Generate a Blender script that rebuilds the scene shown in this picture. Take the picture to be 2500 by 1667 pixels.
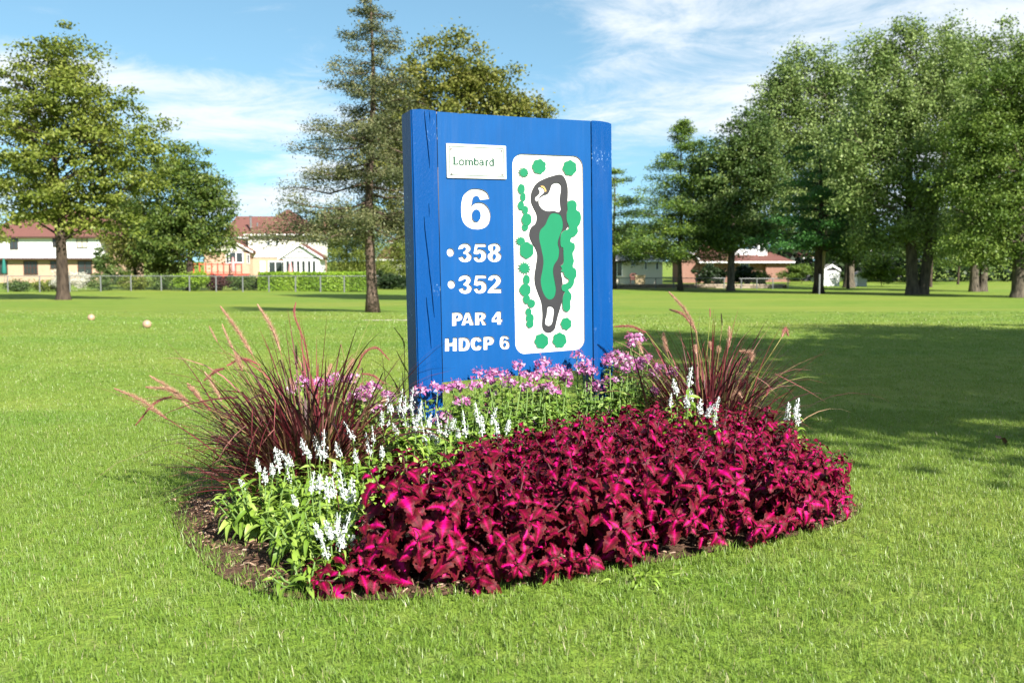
import bpy, math, random
import numpy as np
from mathutils import Vector, Matrix

for _o in list(bpy.data.objects):
    bpy.data.objects.remove(_o)
SC = bpy.context.scene
COL = SC.collection
R = math.radians

# ------------------------------------------------------------------ camera
CAM_H, PITCH, FPX = 1.12, R(4.6), 2430.0      # focal length in pixels of a 2500 px wide frame
camd = bpy.data.cameras.new('camera')
camd.sensor_width = 36.0
camd.lens = 36.0 * FPX / 2500.0
camd.clip_start, camd.clip_end = 0.05, 6000.0
camd.dof.use_dof = True
camd.dof.focus_distance = 4.5
camd.dof.aperture_fstop = 4.6
cam = bpy.data.objects.new('camera', camd)
COL.objects.link(cam)
cam.location = (0, 0, CAM_H)
cam.rotation_euler = (R(90) - PITCH, 0, 0)
SC.camera = cam

# ------------------------------------------------------------------ sun and sky
SUN_AZ, SUN_EL = R(33.0), R(36.0)             # azimuth: to the right of straight behind the camera
SUN_DIR = Vector((math.sin(SUN_AZ) * math.cos(SUN_EL), -math.cos(SUN_AZ) * math.cos(SUN_EL), math.sin(SUN_EL)))
sund = bpy.data.lights.new('sun', 'SUN')
sund.energy, sund.angle, sund.color = 5.0, R(0.53), (1.0, 0.955, 0.88)
sun = bpy.data.objects.new('sun', sund)
COL.objects.link(sun)
sun.rotation_euler = (-SUN_DIR).to_track_quat('-Z', 'Y').to_euler()

world = bpy.data.worlds.new('World')
SC.world = world
world.use_nodes = True
_nt = world.node_tree
_nt.nodes.clear()


def _n(nt, typ, **kw):
    nd = nt.nodes.new(typ)
    for k, v in kw.items():
        setattr(nd, k, v)
    return nd


_sky = _n(_nt, 'ShaderNodeTexSky', sky_type='NISHITA', sun_disc=False)
_sky.sun_elevation = SUN_EL
_sky.sun_rotation = math.atan2(SUN_DIR.x, SUN_DIR.y)
_sky.altitude, _sky.air_density, _sky.dust_density, _sky.ozone_density = 200, 1.0, 0.1, 3.5
_bg = _n(_nt, 'ShaderNodeBackground')
_bg.inputs['Strength'].default_value = 0.064
_wo = _n(_nt, 'ShaderNodeOutputWorld')
# look a little above the true horizon so that the low sky is not washed out
_sv = _n(_nt, 'ShaderNodeVectorMath', operation='MULTIPLY_ADD')
_sv.inputs[1].default_value, _sv.inputs[2].default_value = (1, 1, 0.85), (0, 0, 0.14)
_tg = _n(_nt, 'ShaderNodeTexCoord')
_nt.links.new(_tg.outputs['Generated'], _sv.inputs[0])
_nt.links.new(_sv.outputs[0], _sky.inputs[0])
# thin high cloud: noise on a flat layer overhead, the same all round the sky
_tc = _n(_nt, 'ShaderNodeTexCoord')
_sp = _n(_nt, 'ShaderNodeSeparateXYZ')
_nt.links.new(_tc.outputs['Generated'], _sp.inputs[0])


def _m(op, a, b=None, clamp=False):
    nd = _n(_nt, 'ShaderNodeMath', operation=op, use_clamp=clamp)
    for i, v in enumerate((a, b)):
        if v is None:
            continue
        if isinstance(v, (int, float)):
            nd.inputs[i].default_value = v
        else:
            _nt.links.new(v, nd.inputs[i])
    return nd.outputs[0]


_den = _m('ADD', _m('MAXIMUM', _sp.outputs['Z'], 0.0), 0.10)
_cx, _cy = _m('DIVIDE', _sp.outputs['X'], _den), _m('DIVIDE', _sp.outputs['Y'], _den)
_cb = _n(_nt, 'ShaderNodeCombineXYZ')
_nt.links.new(_cx, _cb.inputs[0]); _nt.links.new(_cy, _cb.inputs[1])
CLOUD_OFF = (16.900, -3.489, 0.0)
_mp = _n(_nt, 'ShaderNodeMapping')
_mp.inputs['Location'].default_value = CLOUD_OFF
_mp.inputs['Rotation'].default_value = (0, 0, R(25))
_mp.inputs['Scale'].default_value = (1.0, 1.0, 1.0)
_nt.links.new(_cb.outputs[0], _mp.inputs['Vector'])


def _noise(scale, detail, rough, dist=0.0):
    nd = _n(_nt, 'ShaderNodeTexNoise')
    nd.inputs['Scale'].default_value, nd.inputs['Detail'].default_value = scale, detail
    nd.inputs['Roughness'].default_value, nd.inputs['Distortion'].default_value = rough, dist
    _nt.links.new(_mp.outputs[0], nd.inputs['Vector'])
    return nd.outputs['Fac']


_big = _noise(0.5, 3, 0.5, 0.4)
_fine = _noise(2.2, 12, 0.7, 0.5)
_mixn = _m('ADD', _m('MULTIPLY', _big, 0.66), _m('MULTIPLY', _fine, 0.34))
_rp = _n(_nt, 'ShaderNodeValToRGB')
_rp.color_ramp.elements[0].position, _rp.color_ramp.elements[0].color = 0.445, (0, 0, 0, 1)
_rp.color_ramp.elements[1].position, _rp.color_ramp.elements[1].color = 0.60, (0.90, 0.90, 0.90, 1)
_rp.color_ramp.interpolation = 'EASE'
_nt.links.new(_mixn, _rp.inputs[0])
_up = _n(_nt, 'ShaderNodeMapRange')
_up.inputs['From Min'].default_value, _up.inputs['From Max'].default_value = -0.01, 0.06
_nt.links.new(_sp.outputs['Z'], _up.inputs['Value'])
_mask = _m('MULTIPLY', _rp.outputs[0], _up.outputs[0], True)
_tint = _n(_nt, 'ShaderNodeMix', data_type='RGBA', blend_type='MULTIPLY')
_tint.inputs['Factor'].default_value = 1.0
_tint.inputs['B'].default_value = (1.16, 1.30, 1.08, 1)
_nt.links.new(_sky.outputs[0], _tint.inputs['A'])
_cm = _n(_nt, 'ShaderNodeMix', data_type='RGBA')
_cm.inputs['B'].default_value = (6.2, 6.5, 6.8, 1)
_nt.links.new(_mask, _cm.inputs['Factor'])
_nt.links.new(_tint.outputs['Result'], _cm.inputs['A'])
_nt.links.new(_cm.outputs['Result'], _bg.inputs['Color'])
_nt.links.new(_bg.outputs[0], _wo.inputs[0])

SC.view_settings.view_transform = 'Standard'
SC.view_settings.look = 'None'
SC.view_settings.exposure = 1.42
SC.view_settings.gamma = 1.0
SC.view_settings.use_curve_mapping = False
SC.cycles.use_denoising = True
SC.cycles.max_bounces = 6
SC.cycles.diffuse_bounces = 3
SC.cycles.glossy_bounces = 2
SC.cycles.transmission_bounces = 3
SC.cycles.transparent_max_bounces = 4
SC.cycles.caustics_reflective = False
SC.cycles.caustics_refractive = False
SC.cycles.sample_clamp_indirect = 4.0

# ------------------------------------------------------------------ where things stand
_PC, _PS = math.cos(PITCH), math.sin(PITCH)


def ray(px, py):
    a, b = (px - 1250.0) / FPX, (833.5 - py) / FPX
    return np.array([a, _PC + b * _PS, -_PS + b * _PC])


def at(px, py, Y):
    d = ray(px, py)
    return Vector((d[0] / d[1] * Y, Y, CAM_H + d[2] / d[1] * Y))


_PY = np.array([-400, 18, 25, 31, 52, 76, 116, 200, 6000.0])
_PZ = np.array([0, 0, -0.2, -0.46, -0.90, -1.20, -1.36, -1.4, -1.4])


def gz(x, y):
    """height of the lawn"""
    x, y = np.asarray(x, float), np.asarray(y, float)
    z = sum(np.interp(y + o, _PY, _PZ) for o in (-2, 0, 2)) / 3
    far = np.clip((np.hypot(x, y - 3) - 6) / 20, 0, 1)
    return z + far * (0.06 * np.sin(x * 0.21 + 1.1) * np.sin(y * 0.17 + 0.6) + 0.03 * np.sin(x * 0.5 + y * 0.37))


def ground_at(px, py):
    d = ray(px, py)
    lo = 1.0
    for Y in np.concatenate([np.arange(2, 40, 0.05), np.arange(40, 200, 0.25)]):
        p = d / d[1] * Y
        if CAM_H + p[2] <= gz(p[0], Y):
            return Vector((p[0], Y, float(gz(p[0], Y))))
        lo = Y
    return Vector((d[0] / d[1] * lo, lo, float(gz(d[0] / d[1] * lo, lo))))


def foot(px, Y):
    x = (px - 1250.0) / (FPX * 1.0) * Y * 1.002
    return Vector((x, Y, float(gz(x, Y))))


# ------------------------------------------------------------------ helpers
def tag(o, label=None, cat=None, group=None, kind=None):
    if label: o['label'] = label
    if cat: o['category'] = cat
    if group: o['group'] = group
    if kind: o['kind'] = kind
    return o


def link(o, parent=None):
    COL.objects.link(o)
    if parent is not None:
        o.parent = parent
    return o


def empty(name, loc, rz=0.0):
    o = bpy.data.objects.new(name, None)
    o.empty_display_size = 0.1
    o.location = loc
    o.rotation_euler = (0, 0, rz)
    return link(o)


def np_mesh(name, V, F, mats, smooth=False, attrs=None, uv=None, midx=None):
    """mesh from arrays; F is (m,k)"""
    V = np.ascontiguousarray(V, np.float32)
    F = np.ascontiguousarray(F, np.int32)
    me = bpy.data.meshes.new(name)
    m, k = F.shape
    me.vertices.add(len(V)); me.vertices.foreach_set('co', V.ravel())
    me.loops.add(m * k); me.loops.foreach_set('vertex_index', F.ravel())
    me.polygons.add(m)
    me.polygons.foreach_set('loop_start', np.arange(0, m * k, k, dtype=np.int32))
    me.polygons.foreach_set('loop_total', np.full(m, k, np.int32))
    if smooth:
        me.polygons.foreach_set('use_smooth', np.ones(m, bool))
    for mt in (mats if isinstance(mats, (list, tuple)) else [mats]):
        me.materials.append(mt)
    if midx is not None:
        me.polygons.foreach_set('material_index', np.ascontiguousarray(midx, np.int32))
    me.update(calc_edges=True)
    for nm, val in (attrs or {}).items():
        a = me.attributes.new(nm, 'FLOAT', 'POINT')
        a.data.foreach_set('value', np.ascontiguousarray(val, np.float32))
    if uv is not None:
        l = me.uv_layers.new(name='UVMap')
        l.data.foreach_set('uv', np.ascontiguousarray(np.asarray(uv)[F.ravel()], np.float32).ravel())
    me.validate()
    return me


class MB:
    """collects polygons, builds one mesh object"""
    def __init__(s):
        s.v, s.f, s.m, s.uv = [], [], [], []

    def add(s, vs, fs, mi=0, uv=None):
        b = len(s.v)
        s.v += [tuple(p) for p in vs]
        s.f += [tuple(b + i for i in q) for q in fs]
        s.m += [mi] * len(fs)
        s.uv += list(uv) if uv is not None else [(0, 0)] * len(vs)
        return s

    def box(s, x0, x1, y0, y1, z0, z1, mi=0):
        vs = [(x, y, z) for z in (z0, z1) for y in (y0, y1) for x in (x0, x1)]
        return s.add(vs, [(0, 2, 3, 1), (4, 5, 7, 6), (0, 1, 5, 4), (2, 6, 7, 3), (0, 4, 6, 2), (1, 3, 7, 5)], mi)

    def tube(s, pts, rads, n=8, mi=0, cap=True):
        pts = [Vector(p) for p in pts]
        if not hasattr(rads, '__len__'):
            rads = [rads] * len(pts)
        vs, fs = [], []
        ref = Vector((0.31, 0.95, 0.05)).normalized()
        L = 0.0
        uv = []
        for i, p in enumerate(pts):
            t = (pts[min(i + 1, len(pts) - 1)] - pts[max(i - 1, 0)])
            t = t.normalized() if t.length > 1e-9 else Vector((0, 0, 1))
            a = ref - t * ref.dot(t)
            if a.length < 1e-3:
                a = Vector((1, 0, 0)) - t * t.x
            a.normalize()
            b = t.cross(a)
            if i:
                L += (p - pts[i - 1]).length
            for k in range(n):
                w = 2 * math.pi * k / n
                vs.append(p + (a * math.cos(w) + b * math.sin(w)) * rads[i])
                uv.append((k / n, L))
        for i in range(len(pts) - 1):
            for k in range(n):
                k2 = (k + 1) % n
                fs.append((i * n + k, i * n + k2, (i + 1) * n + k2, (i + 1) * n + k))
        if cap:
            fs.append(tuple(range(n - 1, -1, -1)))
            fs.append(tuple((len(pts) - 1) * n + k for k in range(n)))
        return s.add(vs, fs, mi, uv)

    def build(s, name, mats, parent=None, smooth=False, bevel=0.0, loc=None):
        me = bpy.data.meshes.new(name)
        me.from_pydata(s.v, [], s.f)
        for mt in (mats if isinstance(mats, (list, tuple)) else [mats]):
            me.materials.append(mt)
        me.polygons.foreach_set('material_index', s.m)
        if smooth:
            me.polygons.foreach_set('use_smooth', [True] * len(s.f))
        if any(u != (0, 0) for u in s.uv):
            l = me.uv_layers.new(name='UVMap')
            for p in me.polygons:
                for li in p.loop_indices:
                    l.data[li].uv = s.uv[me.loops[li].vertex_index]
        me.update()
        o = bpy.data.objects.new(name, me)
        if loc is not None:
            o.location = loc
        link(o, parent)
        if bevel:
            b = o.modifiers.new('bevel', 'BEVEL')
            b.width, b.segments, b.limit_method = bevel, 2, 'ANGLE'
        return o


def mesh_obj(name, me, parent=None, loc=None):
    o = bpy.data.objects.new(name, me)
    if loc is not None:
        o.location = loc
    return link(o, parent)


# ------------------------------------------------------------------ materials
def rgb(h):
    """sRGB hex to linear"""
    c = [int(h[i:i + 2], 16) / 255 for i in (0, 2, 4)]
    return tuple(x / 12.92 if x < 0.04045 else ((x + 0.055) / 1.055) ** 2.4 for x in c)


class Mat:
    def __init__(s, name):
        s.mat = bpy.data.materials.new(name)
        s.mat.use_nodes = True
        s.nt = s.mat.node_tree
        s.b = s.nt.nodes['Principled BSDF']
        s.out = s.nt.nodes['Material Output']

    def n(s, typ, **kw):
        nd = s.nt.nodes.new(typ)
        for k, v in kw.items():
            setattr(nd, k, v)
        return nd

    def l(s, a, b):
        s.nt.links.new(a, b)

    def put(s, sock, v):
        if isinstance(v, (int, float)):
            sock.default_value = v
        elif isinstance(v, (tuple, list)):
            sock.default_value = tuple(v) + (1.0,) * (4 - len(v)) if sock.type == 'RGBA' else v
        else:
            s.l(v, sock)

    def math(s, op, a, b=0.0, clamp=False):
        nd = s.n('ShaderNodeMath', operation=op, use_clamp=clamp)
        s.put(nd.inputs[0], a); s.put(nd.inputs[1], b)
        return nd.outputs[0]

    def mix(s, fac, a, b, blend='MIX'):
        nd = s.n('ShaderNodeMix', data_type='RGBA', blend_type=blend)
        s.put(nd.inputs['Factor'], fac); s.put(nd.inputs['A'], a); s.put(nd.inputs['B'], b)
        return nd.outputs['Result']

    def noise(s, scale, detail=4, rough=0.55, coord='Object', vec=None, scl=None, dist=0.0):
        nd = s.n('ShaderNodeTexNoise')
        nd.inputs['Scale'].default_value, nd.inputs['Detail'].default_value = scale, detail
        nd.inputs['Roughness'].default_value, nd.inputs['Distortion'].default_value = rough, dist
        v = vec
        if v is None:
            if coord == 'World':
                v = s.n('ShaderNodeNewGeometry').outputs['Position']
            else:
                v = s.n('ShaderNodeTexCoord').outputs[coord]
        if scl:
            mp = s.n('ShaderNodeMapping')
            mp.inputs['Scale'].default_value = scl
            s.l(v, mp.inputs[0]); v = mp.outputs[0]
        s.l(v, nd.inputs['Vector'])
        return nd.outputs['Fac']

    def ramp(s, fac, stops, interp='LINEAR'):
        nd = s.n('ShaderNodeValToRGB')
        cr = nd.color_ramp
        cr.interpolation = interp
        while len(cr.elements) < len(stops):
            cr.elements.new(0.5)
        for e, (p, c) in zip(cr.elements, stops):
            e.position = p
            e.color = tuple(c) + (1.0,) if not isinstance(c, (int, float)) else (c, c, c, 1)
        s.put(nd.inputs[0], fac)
        return nd.outputs[0]

    def rng(s, v, a, b, c, d):
        nd = s.n('ShaderNodeMapRange')
        s.put(nd.inputs['Value'], v)
        for nm, x in zip(('From Min', 'From Max', 'To Min', 'To Max'), (a, b, c, d)):
            nd.inputs[nm].default_value = x
        return nd.outputs[0]

    def attr(s, name):
        return s.n('ShaderNodeAttribute', attribute_name=name).outputs['Fac']

    def rnd(s):
        """random number for each loose piece and each object"""
        a = s.n('ShaderNodeNewGeometry').outputs['Random Per Island']
        b = s.n('ShaderNodeObjectInfo').outputs['Random']
        return s.math('FRACT', s.math('ADD', a, b))

    def bump(s, h, strength=0.3, dist=0.01):
        nd = s.n('ShaderNodeBump')
        nd.inputs['Strength'].default_value, nd.inputs['Distance'].default_value = strength, dist
        s.l(h, nd.inputs['Height'])
        s.l(nd.outputs[0], s.b.inputs['Normal'])
        return nd.outputs[0]

    def base(s, c, rough=0.6, spec=0.5, metal=0.0):
        s.put(s.b.inputs['Base Color'], c)
        s.put(s.b.inputs['Roughness'], rough)
        s.b.inputs['Specular IOR Level'].default_value = spec
        s.b.inputs['Metallic'].default_value = metal
        return s

    def leafy(s, col, trans=0.35, rough=0.5, spec=0.35, tcol=None):
        """leaf surface: principled front plus light let through"""
        s.base(col, rough, spec)
        t = s.n('ShaderNodeBsdfTranslucent')
        s.put(t.inputs['Color'], tcol if tcol is not None else col)
        mx = s.n('ShaderNodeMixShader')
        mx.inputs[0].default_value = trans
        s.l(s.b.outputs[0], mx.inputs[1]); s.l(t.outputs[0], mx.inputs[2])
        s.l(mx.outputs[0], s.out.inputs['Surface'])
        return s


def plain(name, col, rough=0.6, var=0.12, scale=6.0, spec=0.4, bump=0.0, metal=0.0, coord='Object'):
    m = Mat(name)
    f = m.noise(scale, 5, 0.6, coord)
    d = tuple(c * (1 - var) for c in col)
    u = tuple(min(1, c * (1 + var)) for c in col)
    m.base(m.mix(f, d, u), rough, spec, metal)
    if bump:
        m.bump(m.noise(scale * 5, 4, 0.6, coord), bump, 0.01)
    return m.mat


M = {}
# ------------------------------------------------------------------ lawn
rs = np.random.RandomState(7)
BED_C, BED_A = np.array([0.12, 4.62]), R(29)
BED_L, BED_W = 1.55, 1.04


def bed_tp(x, y):
    dx, dy = np.asarray(x) - BED_C[0], np.asarray(y) - BED_C[1]
    return dx * math.cos(BED_A) + dy * math.sin(BED_A), -dx * math.sin(BED_A) + dy * math.cos(BED_A)


def bed_xy(t, p):
    return (BED_C[0] + t * math.cos(BED_A) - p * math.sin(BED_A), BED_C[1] + t * math.sin(BED_A) + p * math.cos(BED_A))


def bed_in(x, y):
    """below 1 inside the flower bed"""
    t, p = bed_tp(x, y)
    wob = 0.03 * np.sin(7 * t + 2 * p) + 0.02 * np.sin(17 * t - 9 * p) + 0.018 * np.sin(41 * t + 23 * p) + 0.014 * np.sin(67 * t - 51 * p)
    L_ = np.where(t > 0, BED_L - 0.16, BED_L)
    return (np.abs(t / L_) ** 3.6 + np.abs(p / BED_W) ** 3.6) ** (1 / 3.6) + wob


def lawn_color(m, vec):
    big = m.noise(0.16, 4, 0.55, vec=vec, scl=(0.35, 1.0, 1.0))
    mid = m.noise(1.1, 5, 0.6, vec=vec)
    fine = m.noise(9.0, 4, 0.6, vec=vec)
    c = m.mix(m.rng(mid, 0.3, 0.7, 0, 1), (0.092, 0.172, 0.016), (0.165, 0.228, 0.032))
    c = m.mix(m.rng(big, 0.42, 0.62, 0, 0.75), c, (0.195, 0.225, 0.036))
    c = m.mix(m.rng(fine, 0.5, 0.8, 0, 0.5), c, (0.20, 0.20, 0.075))
    # mowing passes across the fairway
    w = m.n('ShaderNodeTexWave', wave_type='BANDS', bands_direction='Y', wave_profile='SIN')
    w.inputs['Scale'].default_value, w.inputs['Distortion'].default_value = 0.085, 1.2
    w.inputs['Detail'].default_value, w.inputs['Detail Scale'].default_value = 1.0, 0.25
    m.l(vec, w.inputs['Vector'])
    return m.mix(m.math('MULTIPLY', w.outputs['Fac'], 0.34), c, (0.105, 0.172, 0.018))


m = Mat('lawn_turf')
pos = m.n('ShaderNodeNewGeometry').outputs['Position']
lc = lawn_color(m, pos)
# bare, sandy scuffs
sc_ = m.noise(0.55, 4, 0.6, vec=pos, scl=(0.6, 1.4, 1.0))
lc = m.mix(m.rng(sc_, 0.73, 0.78, 0, 0.75), lc, (0.33, 0.25, 0.15))
m.base(lc, 0.85, 0.15)
bh = m.math('ADD', m.noise(30, 3, 0.7, vec=pos), m.math('MULTIPLY', m.noise(5, 3, 0.7, vec=pos), 1.5))
m.bump(bh, 0.55, 0.05)
M['lawn'] = m.mat


def axis(parts):
    out = []
    for a, b, n in parts:
        out += list(np.linspace(a, b, n, endpoint=False))
    return np.array(out + [parts[-1][1]])


gx = axis([(-2500, -300, 6), (-300, -60, 24), (-60, -12, 40), (-12, 12, 80), (12, 60, 40), (60, 300, 24), (300, 2500, 6)])
gy = axis([(-400, -30, 8), (-30, 0, 15), (0, 35, 100), (35, 90, 60), (90, 300, 40), (300, 5000, 12)])
GX, GY = np.meshgrid(gx, gy)
V = np.stack([GX.ravel(), GY.ravel(), gz(GX, GY).ravel()], 1)
nx = len(gx)
ii = (np.arange(len(gy) - 1)[:, None] * nx + np.arange(nx - 1)[None, :]).ravel()
me = np_mesh('lawn', V, np.stack([ii, ii + 1, ii + nx + 1, ii + nx], 1), M['lawn'], True)
tag(mesh_obj('lawn', me), 'mown green golf course lawn', None, None, 'structure')

# ---- grass blades: clumps scattered over the near lawn
m = Mat('grass_blade')
pos = m.n('ShaderNodeNewGeometry').outputs['Position']
c = lawn_color(m, pos)
r = m.rnd()
c = m.mix(1.0, c, (1.36, 1.34, 1.6), 'MULTIPLY')
c = m.mix(m.rng(r, 0.0, 1.0, 0.0, 0.55), c, (0.140, 0.290, 0.030))
c = m.mix(m.rng(r, 0.86, 0.90, 0, 0.5), c, (0.31, 0.38, 0.13))
c = m.mix(m.rng(r, 0.96, 0.965, 0, 0.7), c, (0.46, 0.38, 0.24))
v_ = m.attr('along')
c = m.mix(m.rng(v_, 0.0, 0.5, 0.35, 0.0), c, (0.22, 0.23, 0.09))
m.leafy(c, 0.38, 0.42, 0.45)
M['blade'] = m.mat


def blade_clump(name, n, size, Lr, Wr, seed, lean=0.55):
    q = np.random.RandomState(seed)
    p = q.uniform(-size / 2, size / 2, (n, 2))
    L = q.uniform(*Lr, n); Wd = q.uniform(*Wr, n)
    az = q.uniform(0, 2 * np.pi, n); ln = np.abs(q.normal(0, lean, n)) + 0.08
    d = np.stack([np.cos(az), np.sin(az)], 1)
    face = az + np.pi / 2 + q.normal(0, 0.5, n)
    sd = np.stack([np.cos(face), np.sin(face), np.zeros(n)], 1) * (Wd / 2)[:, None]
    base = np.c_[p, np.full(n, -0.006)]
    mid = base + np.c_[d * (L * 0.5 * np.sin(ln * 0.6))[:, None], L * 0.55 * np.cos(ln * 0.6)]
    tip = mid + np.c_[d * (L * 0.5 * np.sin(ln * 1.35))[:, None], L * 0.5 * np.cos(ln * 1.35)]
    V = np.stack([base - sd, base + sd, mid + sd * 0.85, mid - sd * 0.85, tip + sd * 0.12, tip - sd * 0.12], 1).reshape(-1, 3)
    o = np.arange(n)[:, None] * 6
    F = np.concatenate([o + [0, 1, 2, 3], o + [3, 2, 4, 5]])
    al = np.tile([0, 0, .55, .55, 1, 1], n)
    me = np_mesh(name, V, F, M['blade'], False, {'along': al})
    return bpy.data.objects.new(name, me)


def scatter(name, label, pts, rot, scl, idx, variants):
    coll = bpy.data.collections.new(name + '_pieces')
    for v in variants:
        coll.objects.link(v)
    me = bpy.data.meshes.new(name)
    me.vertices.add(len(pts)); me.vertices.foreach_set('co', np.ascontiguousarray(pts, np.float32).ravel())
    for nm, typ, val in (('rot', 'FLOAT_VECTOR', rot), ('scl', 'FLOAT', scl), ('idx', 'INT', idx)):
        a = me.attributes.new(nm, typ, 'POINT')
        a.data.foreach_set('vector' if typ == 'FLOAT_VECTOR' else 'value',
                           np.ascontiguousarray(val, np.int32 if typ == 'INT' else np.float32).ravel())
    o = mesh_obj(name, me)
    ng = bpy.data.node_groups.new(name, 'GeometryNodeTree')
    ng.interface.new_socket('Geometry', in_out='INPUT', socket_type='NodeSocketGeometry')
    ng.interface.new_socket('Geometry', in_out='OUTPUT', socket_type='NodeSocketGeometry')
    N = ng.nodes.new
    gi, go = N('NodeGroupInput'), N('NodeGroupOutput')
    ci = N('GeometryNodeCollectionInfo'); ci.inputs['Collection'].default_value = coll
    ci.inputs['Separate Children'].default_value = True
    ip = N('GeometryNodeInstanceOnPoints'); ip.inputs['Pick Instance'].default_value = True

    def na(nm, typ):
        nd = N('GeometryNodeInputNamedAttribute'); nd.data_type = typ
        nd.inputs['Name'].default_value = nm
        return nd.outputs['Attribute']
    L = ng.links.new
    L(gi.outputs[0], ip.inputs['Points']); L(ci.outputs[0], ip.inputs['Instance'])
    L(na('idx', 'INT'), ip.inputs['Instance Index'])
    er = N('FunctionNodeEulerToRotation')
    L(na('rot', 'FLOAT_VECTOR'), er.inputs[0]); L(er.outputs[0], ip.inputs['Rotation'])
    L(na('scl', 'FLOAT'), ip.inputs['Scale'])
    L(ip.outputs[0], go.inputs[0])
    md = o.modifiers.new('scatter', 'NODES'); md.node_group = ng
    return tag(o, label, None, None, 'stuff')


def jitter_grid(step, y0, y1, wide, margin, q):
    ys = np.arange(y0, y1, step)
    out = []
    for y in ys:
        hw = y * wide + margin
        xs = np.arange(-hw, hw, step)
        out.append(np.c_[xs, np.full(len(xs), y)])
    p = np.concatenate(out)
    return p + q.uniform(-step * 0.55, step * 0.55, p.shape)


near_v = [blade_clump('blades_a', 52, 0.09, (0.015, 0.040), (0.0016, 0.0034), 11 + i, 0.75) for i in range(10)]
mid_v = [blade_clump('blades_b', 90, 0.20, (0.014, 0.032), (0.003, 0.005), 41 + i, 0.75) for i in range(8)]
far_v = [blade_clump('blades_c', 120, 0.55, (0.015, 0.035), (0.007, 0.012), 71 + i) for i in range(6)]
for nm, lab, step, y0, y1, mg, vs in (
        ('grass_blades', 'short mown grass blades around the flower bed', 0.056, 2.0, 7.4, 0.9, near_v),
        ('grass_blades', 'short mown grass blades on the lawn behind the flower bed', 0.145, 7.4, 16, 1.5, mid_v),
        ('grass_blades', 'short mown grass blades on the tee and first fairway', 0.40, 16, 30, 2.5, far_v)):
    p = jitter_grid(step, y0, y1, 0.57, mg + 0.6, rs)
    b = bed_in(p[:, 0], p[:, 1])
    kp = (b > 1.0) & (rs.rand(len(p)) > np.clip((p[:, 1] - 15) / 15, 0, 1))
    p, b = p[kp], b[kp]
    n = len(p)
    scl = rs.uniform(0.75, 1.2, n) * np.where(b < 1.06, 1.35, 1.0)
    pts = np.c_[p, gz(p[:, 0], p[:, 1])]
    rot = np.c_[rs.normal(0, 0.06, (n, 2)), rs.uniform(0, 6.28, n)]
    scatter(nm, lab, pts, rot, scl, rs.randint(0, len(vs), n), vs)

# ------------------------------------------------------------------ mulched bed
m = Mat('mulch_soil')
pos = m.n('ShaderNodeNewGeometry').outputs['Position']
f = m.noise(26, 6, 0.7, vec=pos)
m.base(m.ramp(f, [(0.3, (0.022, 0.012, 0.008)), (0.52, (0.085, 0.046, 0.028)), (0.78, (0.22, 0.13, 0.085))]), 0.9, 0.2)
m.bump(f, 0.9, 0.03)
M['mulch'] = m.mat
nr, na_ = 14, 72
vs, fs = [(*BED_C, 0.05)], []
for i in range(1, nr + 1):
    for k in range(na_):
        w = 2 * math.pi * k / na_
        t, p = math.cos(w), math.sin(w)
        s = i / nr * 1.03 / ((abs(t / (BED_L - 0.16 if t > 0 else BED_L)) ** 3.6 + abs(p / BED_W) ** 3.6) ** (1 / 3.6))
        x, y = bed_xy(t * s, p * s)
        vs.append((x, y, 0.006 + 0.045 * (1 - (i / nr) ** 4) + 0.006 * math.sin(31 * x) * math.sin(27 * y) * (i < nr)))
for k in range(na_):
    fs.append((0, 1 + k, 1 + (k + 1) % na_))
for i in range(nr - 1):
    for k in range(na_):
        a, b = 1 + i * na_ + k, 1 + i * na_ + (k + 1) % na_
        fs.append((a, a + na_, b + na_, b))
o = MB().add(vs, fs).build('flower_bed_ground', M['mulch'], None, True)
tag(o, 'brown mulched ground of the flower bed', None, None, 'structure')


def bed_z(x, y):
    return 0.006 + 0.045 * max(0.0, 1 - min(1.0, float(bed_in(x, y))) ** 4)


# loose wood chips
m = Mat('mulch_chip')
r = m.rnd()
m.base(m.ramp(r, [(0.0, (0.04, 0.02, 0.012)), (0.45, (0.13, 0.07, 0.042)), (0.8, (0.26, 0.16, 0.105)), (1.0, (0.40, 0.29, 0.21))]), 0.85, 0.2)
M['chip'] = m.mat
n = 14000
q = np.random.RandomState(5)
P = q.uniform(-1, 1, (n, 2)) * [BED_L, BED_W]
x, y = bed_xy(P[:, 0], P[:, 1])
k = bed_in(x, y) < 1.01
x, y = x[k], y[k]; n = len(x)
z = 0.012 + 0.045 * np.maximum(0, 1 - np.minimum(1, bed_in(x, y)) ** 4) + q.uniform(0, 0.008, n)
c = np.c_[x, y, z]
az, el = q.uniform(0, 6.28, n), q.normal(0, 0.25, n)
u = np.c_[np.cos(az) * np.cos(el), np.sin(az) * np.cos(el), np.sin(el)] * q.uniform(0.005, 0.020, n)[:, None]
w = np.c_[-np.sin(az), np.cos(az), q.normal(0, 0.3, n)] * q.uniform(0.0015, 0.0042, n)[:, None]
h = np.array([0, 0, 0.004])
V = np.stack([c - u - w, c + u - w * .6, c + u * .9 + w, c - u * .8 + w * .7, c - u * .7 + h, c + u * .7 + h], 1).reshape(-1, 3)
o6 = np.arange(n)[:, None] * 6
F = np.concatenate([o6 + [0, 1, 5, 4], o6 + [3, 4, 5, 2], ])
F = np.concatenate([F, o6 + [0, 4, 3, 3][:4] * 0 + [0, 4, 3, 0]]) if False else F
me = np_mesh('mulch_chips', V, F, M['chip'])
tag(mesh_obj('mulch_chips', me), 'loose brown wood chips in the flower bed', None, None, 'stuff')
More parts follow.
